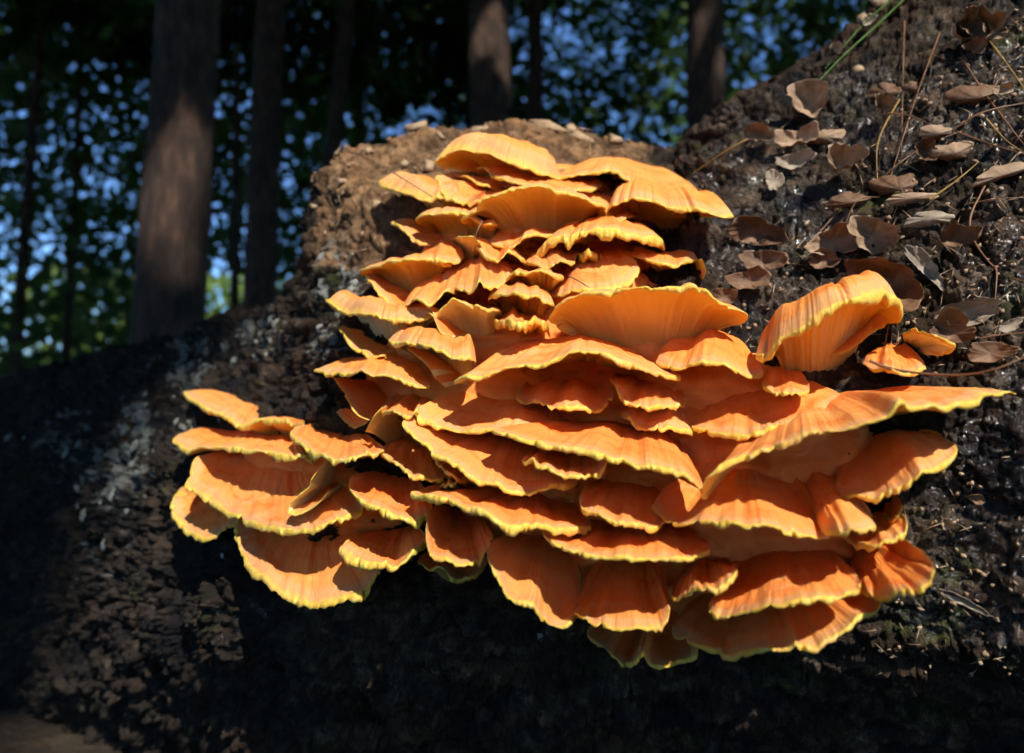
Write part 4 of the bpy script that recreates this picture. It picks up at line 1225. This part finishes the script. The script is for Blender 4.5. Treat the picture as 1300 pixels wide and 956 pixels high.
# ------------------------------------------------------------------ wood chips on the knob
def chip_mesh(w, h, t, seed):
    rng = np.random.default_rng(seed)
    n = 9
    a = np.sort(rng.uniform(0, 2 * math.pi, n))
    r = rng.uniform(0.7, 1.1, n)
    ring = np.stack([np.cos(a) * r * w / 2, np.sin(a) * r * h / 2], 1)
    lo = np.c_[ring, rng.uniform(-t, -t * .4, n)]; hi = np.c_[ring * 0.88, rng.uniform(t * .2, t, n)]
    V = np.vstack([lo, hi, [[0, 0, t * 1.1]], [[0, 0, -t]]])
    T = []
    for i in range(n):
        j = (i + 1) % n
        T += [(i, j, n + j), (i, n + j, n + i), (n + i, n + j, 2 * n), (j, i, 2 * n + 1)]
    return V, T


CHIPS = [
    (532, 166, 44, 10, 12, 'long pale bark chip at the left end of the knob top'),
    (562, 172, 20, 9, -8, 'small pale chip right of the long bark chip'),
    (606, 165, 34, 9, 5, 'flat tan chip behind the topmost orange shelf'),
    (470, 194, 12, 9, 0, 'pale speck chip on the upper left of the brown knob'),
    (546, 218, 17, 14, 20, 'round pale wood chip just above the second shelf'),
    (518, 214, 16, 7, 10, 'thin tan splinter left of the round pale chip'),
    (445, 240, 22, 9, -20, 'tan splinter on the cracked left face of the knob'),
    (484, 270, 18, 10, -15, 'pale chip beside the shadow edge on the knob'),
    (404, 262, 14, 11, 10, 'pale chip on the far left rim of the knob'),
    (700, 174, 60, 12, -14, 'long weathered splinter at the right of the knob top'),
    (735, 186, 46, 9, -22, 'second long splinter running down right of the knob top'),
    (782, 186, 22, 14, 15, 'tan curled chip on the skyline right of the knob'),
    (722, 176, 18, 12, -5, 'small tan chip among the long splinters'),
    (1130, 12, 62, 20, 32, 'crumbling yellow wood patch on the bark skyline at the top right'),
    (1098, 18, 18, 14, 20, 'small pale crumb left of the crumbling yellow patch'),
    (1092, 92, 16, 10, 0, 'tan crumb below the green grass blade'),
]
for i, (px, py, w, h, ang, lab) in enumerate(CHIPS):
    pos, nn = on_log(px, py, 0.003)
    m = float((pos - _C) @ _F) / FPX
    v, t = chip_mesh(w * m, h * m * 1.5, 0.004, 90 + i)
    Fm = frame(nn * .6 - _F * .4, math.radians(ang), 0.15)
    o = link('wood_chip', new_mesh('wood_chip', v @ Fm.T, tris=t, smooth=False), M['chip'], label=lab, cat='wood chip', group='wood chips on the log')
    o.location = pos

# ------------------------------------------------------------------ pale lichen crust on the shaded side: many small lumps
rng = np.random.default_rng(77)
LV, LT = [], []
cl = [(190, 540, 45, 60), (170, 600, 55, 70), (230, 470, 60, 26), (330, 440, 60, 30), (430, 330, 26, 18), (440, 390, 30, 26), (420, 440, 24, 30), (120, 620, 50, 40), (260, 560, 40, 20), (150, 700, 60, 12), (350, 480, 50, 20), (340, 760, 80, 16), (60, 560, 50, 20), (480, 560, 5, 3), (300, 700, 90, 20), (560, 800, 120, 14)]
for cx_, cy_, sp, num in cl:
    for _ in range(int(num * 0.15)):
        px, py = rng.normal(cx_, sp * .5), rng.normal(cy_, sp * .55)
        pos, nn = on_log(px, py, 0.0)
        m = float((pos - _C) @ _F) / FPX
        sz = rng.uniform(3.5, 9.0) * m
        Fm = frame(nn, rng.uniform(0, 6), 0)
        k = 7
        a = np.linspace(0, 2 * math.pi, k, endpoint=False)
        rr = sz * rng.uniform(.6, 1.2, k)
        ring = np.c_[np.cos(a) * rr, np.sin(a) * rr, np.full(k, -.002)]
        ring2 = np.c_[np.cos(a) * rr * .6, np.sin(a) * rr * .6, np.full(k, sz * .16)]
        V = np.vstack([ring, ring2, [[0, 0, sz * .2]]]) @ Fm.T + pos
        b = sum(len(x) for x in LV)
        LV.append(V)
        for i in range(k):
            j = (i + 1) % k
            LT += [(b + i, b + j, b + k + j), (b + i, b + k + j, b + k + i), (b + k + i, b + k + j, b + 2 * k)]
link('lichen_crust', new_mesh('lichen_crust', np.vstack(LV), tris=LT), M['lichen'], label='pale grey lichen specks scattered over the shaded left of the log', cat='lichen', kind='stuff')

# ------------------------------------------------------------------ crumbs, scales and needle bits caught in the bark
rng = np.random.default_rng(131)
LV, LQ = [], []
nv_ = 0
for k in range(1100):
    if k < 800:
        px, py = rng.uniform(900, 1300), rng.uniform(20, 470)
        if py < 470 - (px - 860) * 1.15: continue
    elif k < 950:
        px, py = rng.uniform(400, 800), rng.uniform(165, 330)
    else:
        px, py = rng.uniform(1110, 1300), rng.uniform(560, 850)
    pos, nn = on_log(px, py, 0.0015)
    m = float((pos - _C) @ _F) / FPX
    long = rng.uniform() < 0.35
    a = rng.uniform(5, 16) * m if long else rng.uniform(1.5, 5) * m
    b = (0.8 if long else rng.uniform(1.0, 3.5)) * m
    Fm = frame(nn + rng.normal(size=3) * 0.35, rng.uniform(0, 6.3), rng.normal() * 0.3)
    V = np.array([[-a, -b * .5, 0], [0, -b, b * .5], [a, -b * .3, 0], [a * .9, b * .5, 0], [0, b, b * .4], [-a, b * .4, 0], [0, 0, b * 1.1], [0, 0, -b]])
    V = (V * rng.uniform(.8, 1.2, V.shape)) @ Fm.T + pos
    LV.append(V)
    for i in range(6):
        j = (i + 1) % 6
        LQ += [(nv_ + i, nv_ + j, nv_ + 6), (nv_ + j, nv_ + i, nv_ + 7)]
    nv_ += 8
link('bark_litter', new_mesh('bark_litter', np.vstack(LV), tris=LQ, smooth=False), M['dry'], label='crumbs and needle bits caught all over the bark', cat='litter', kind='stuff')
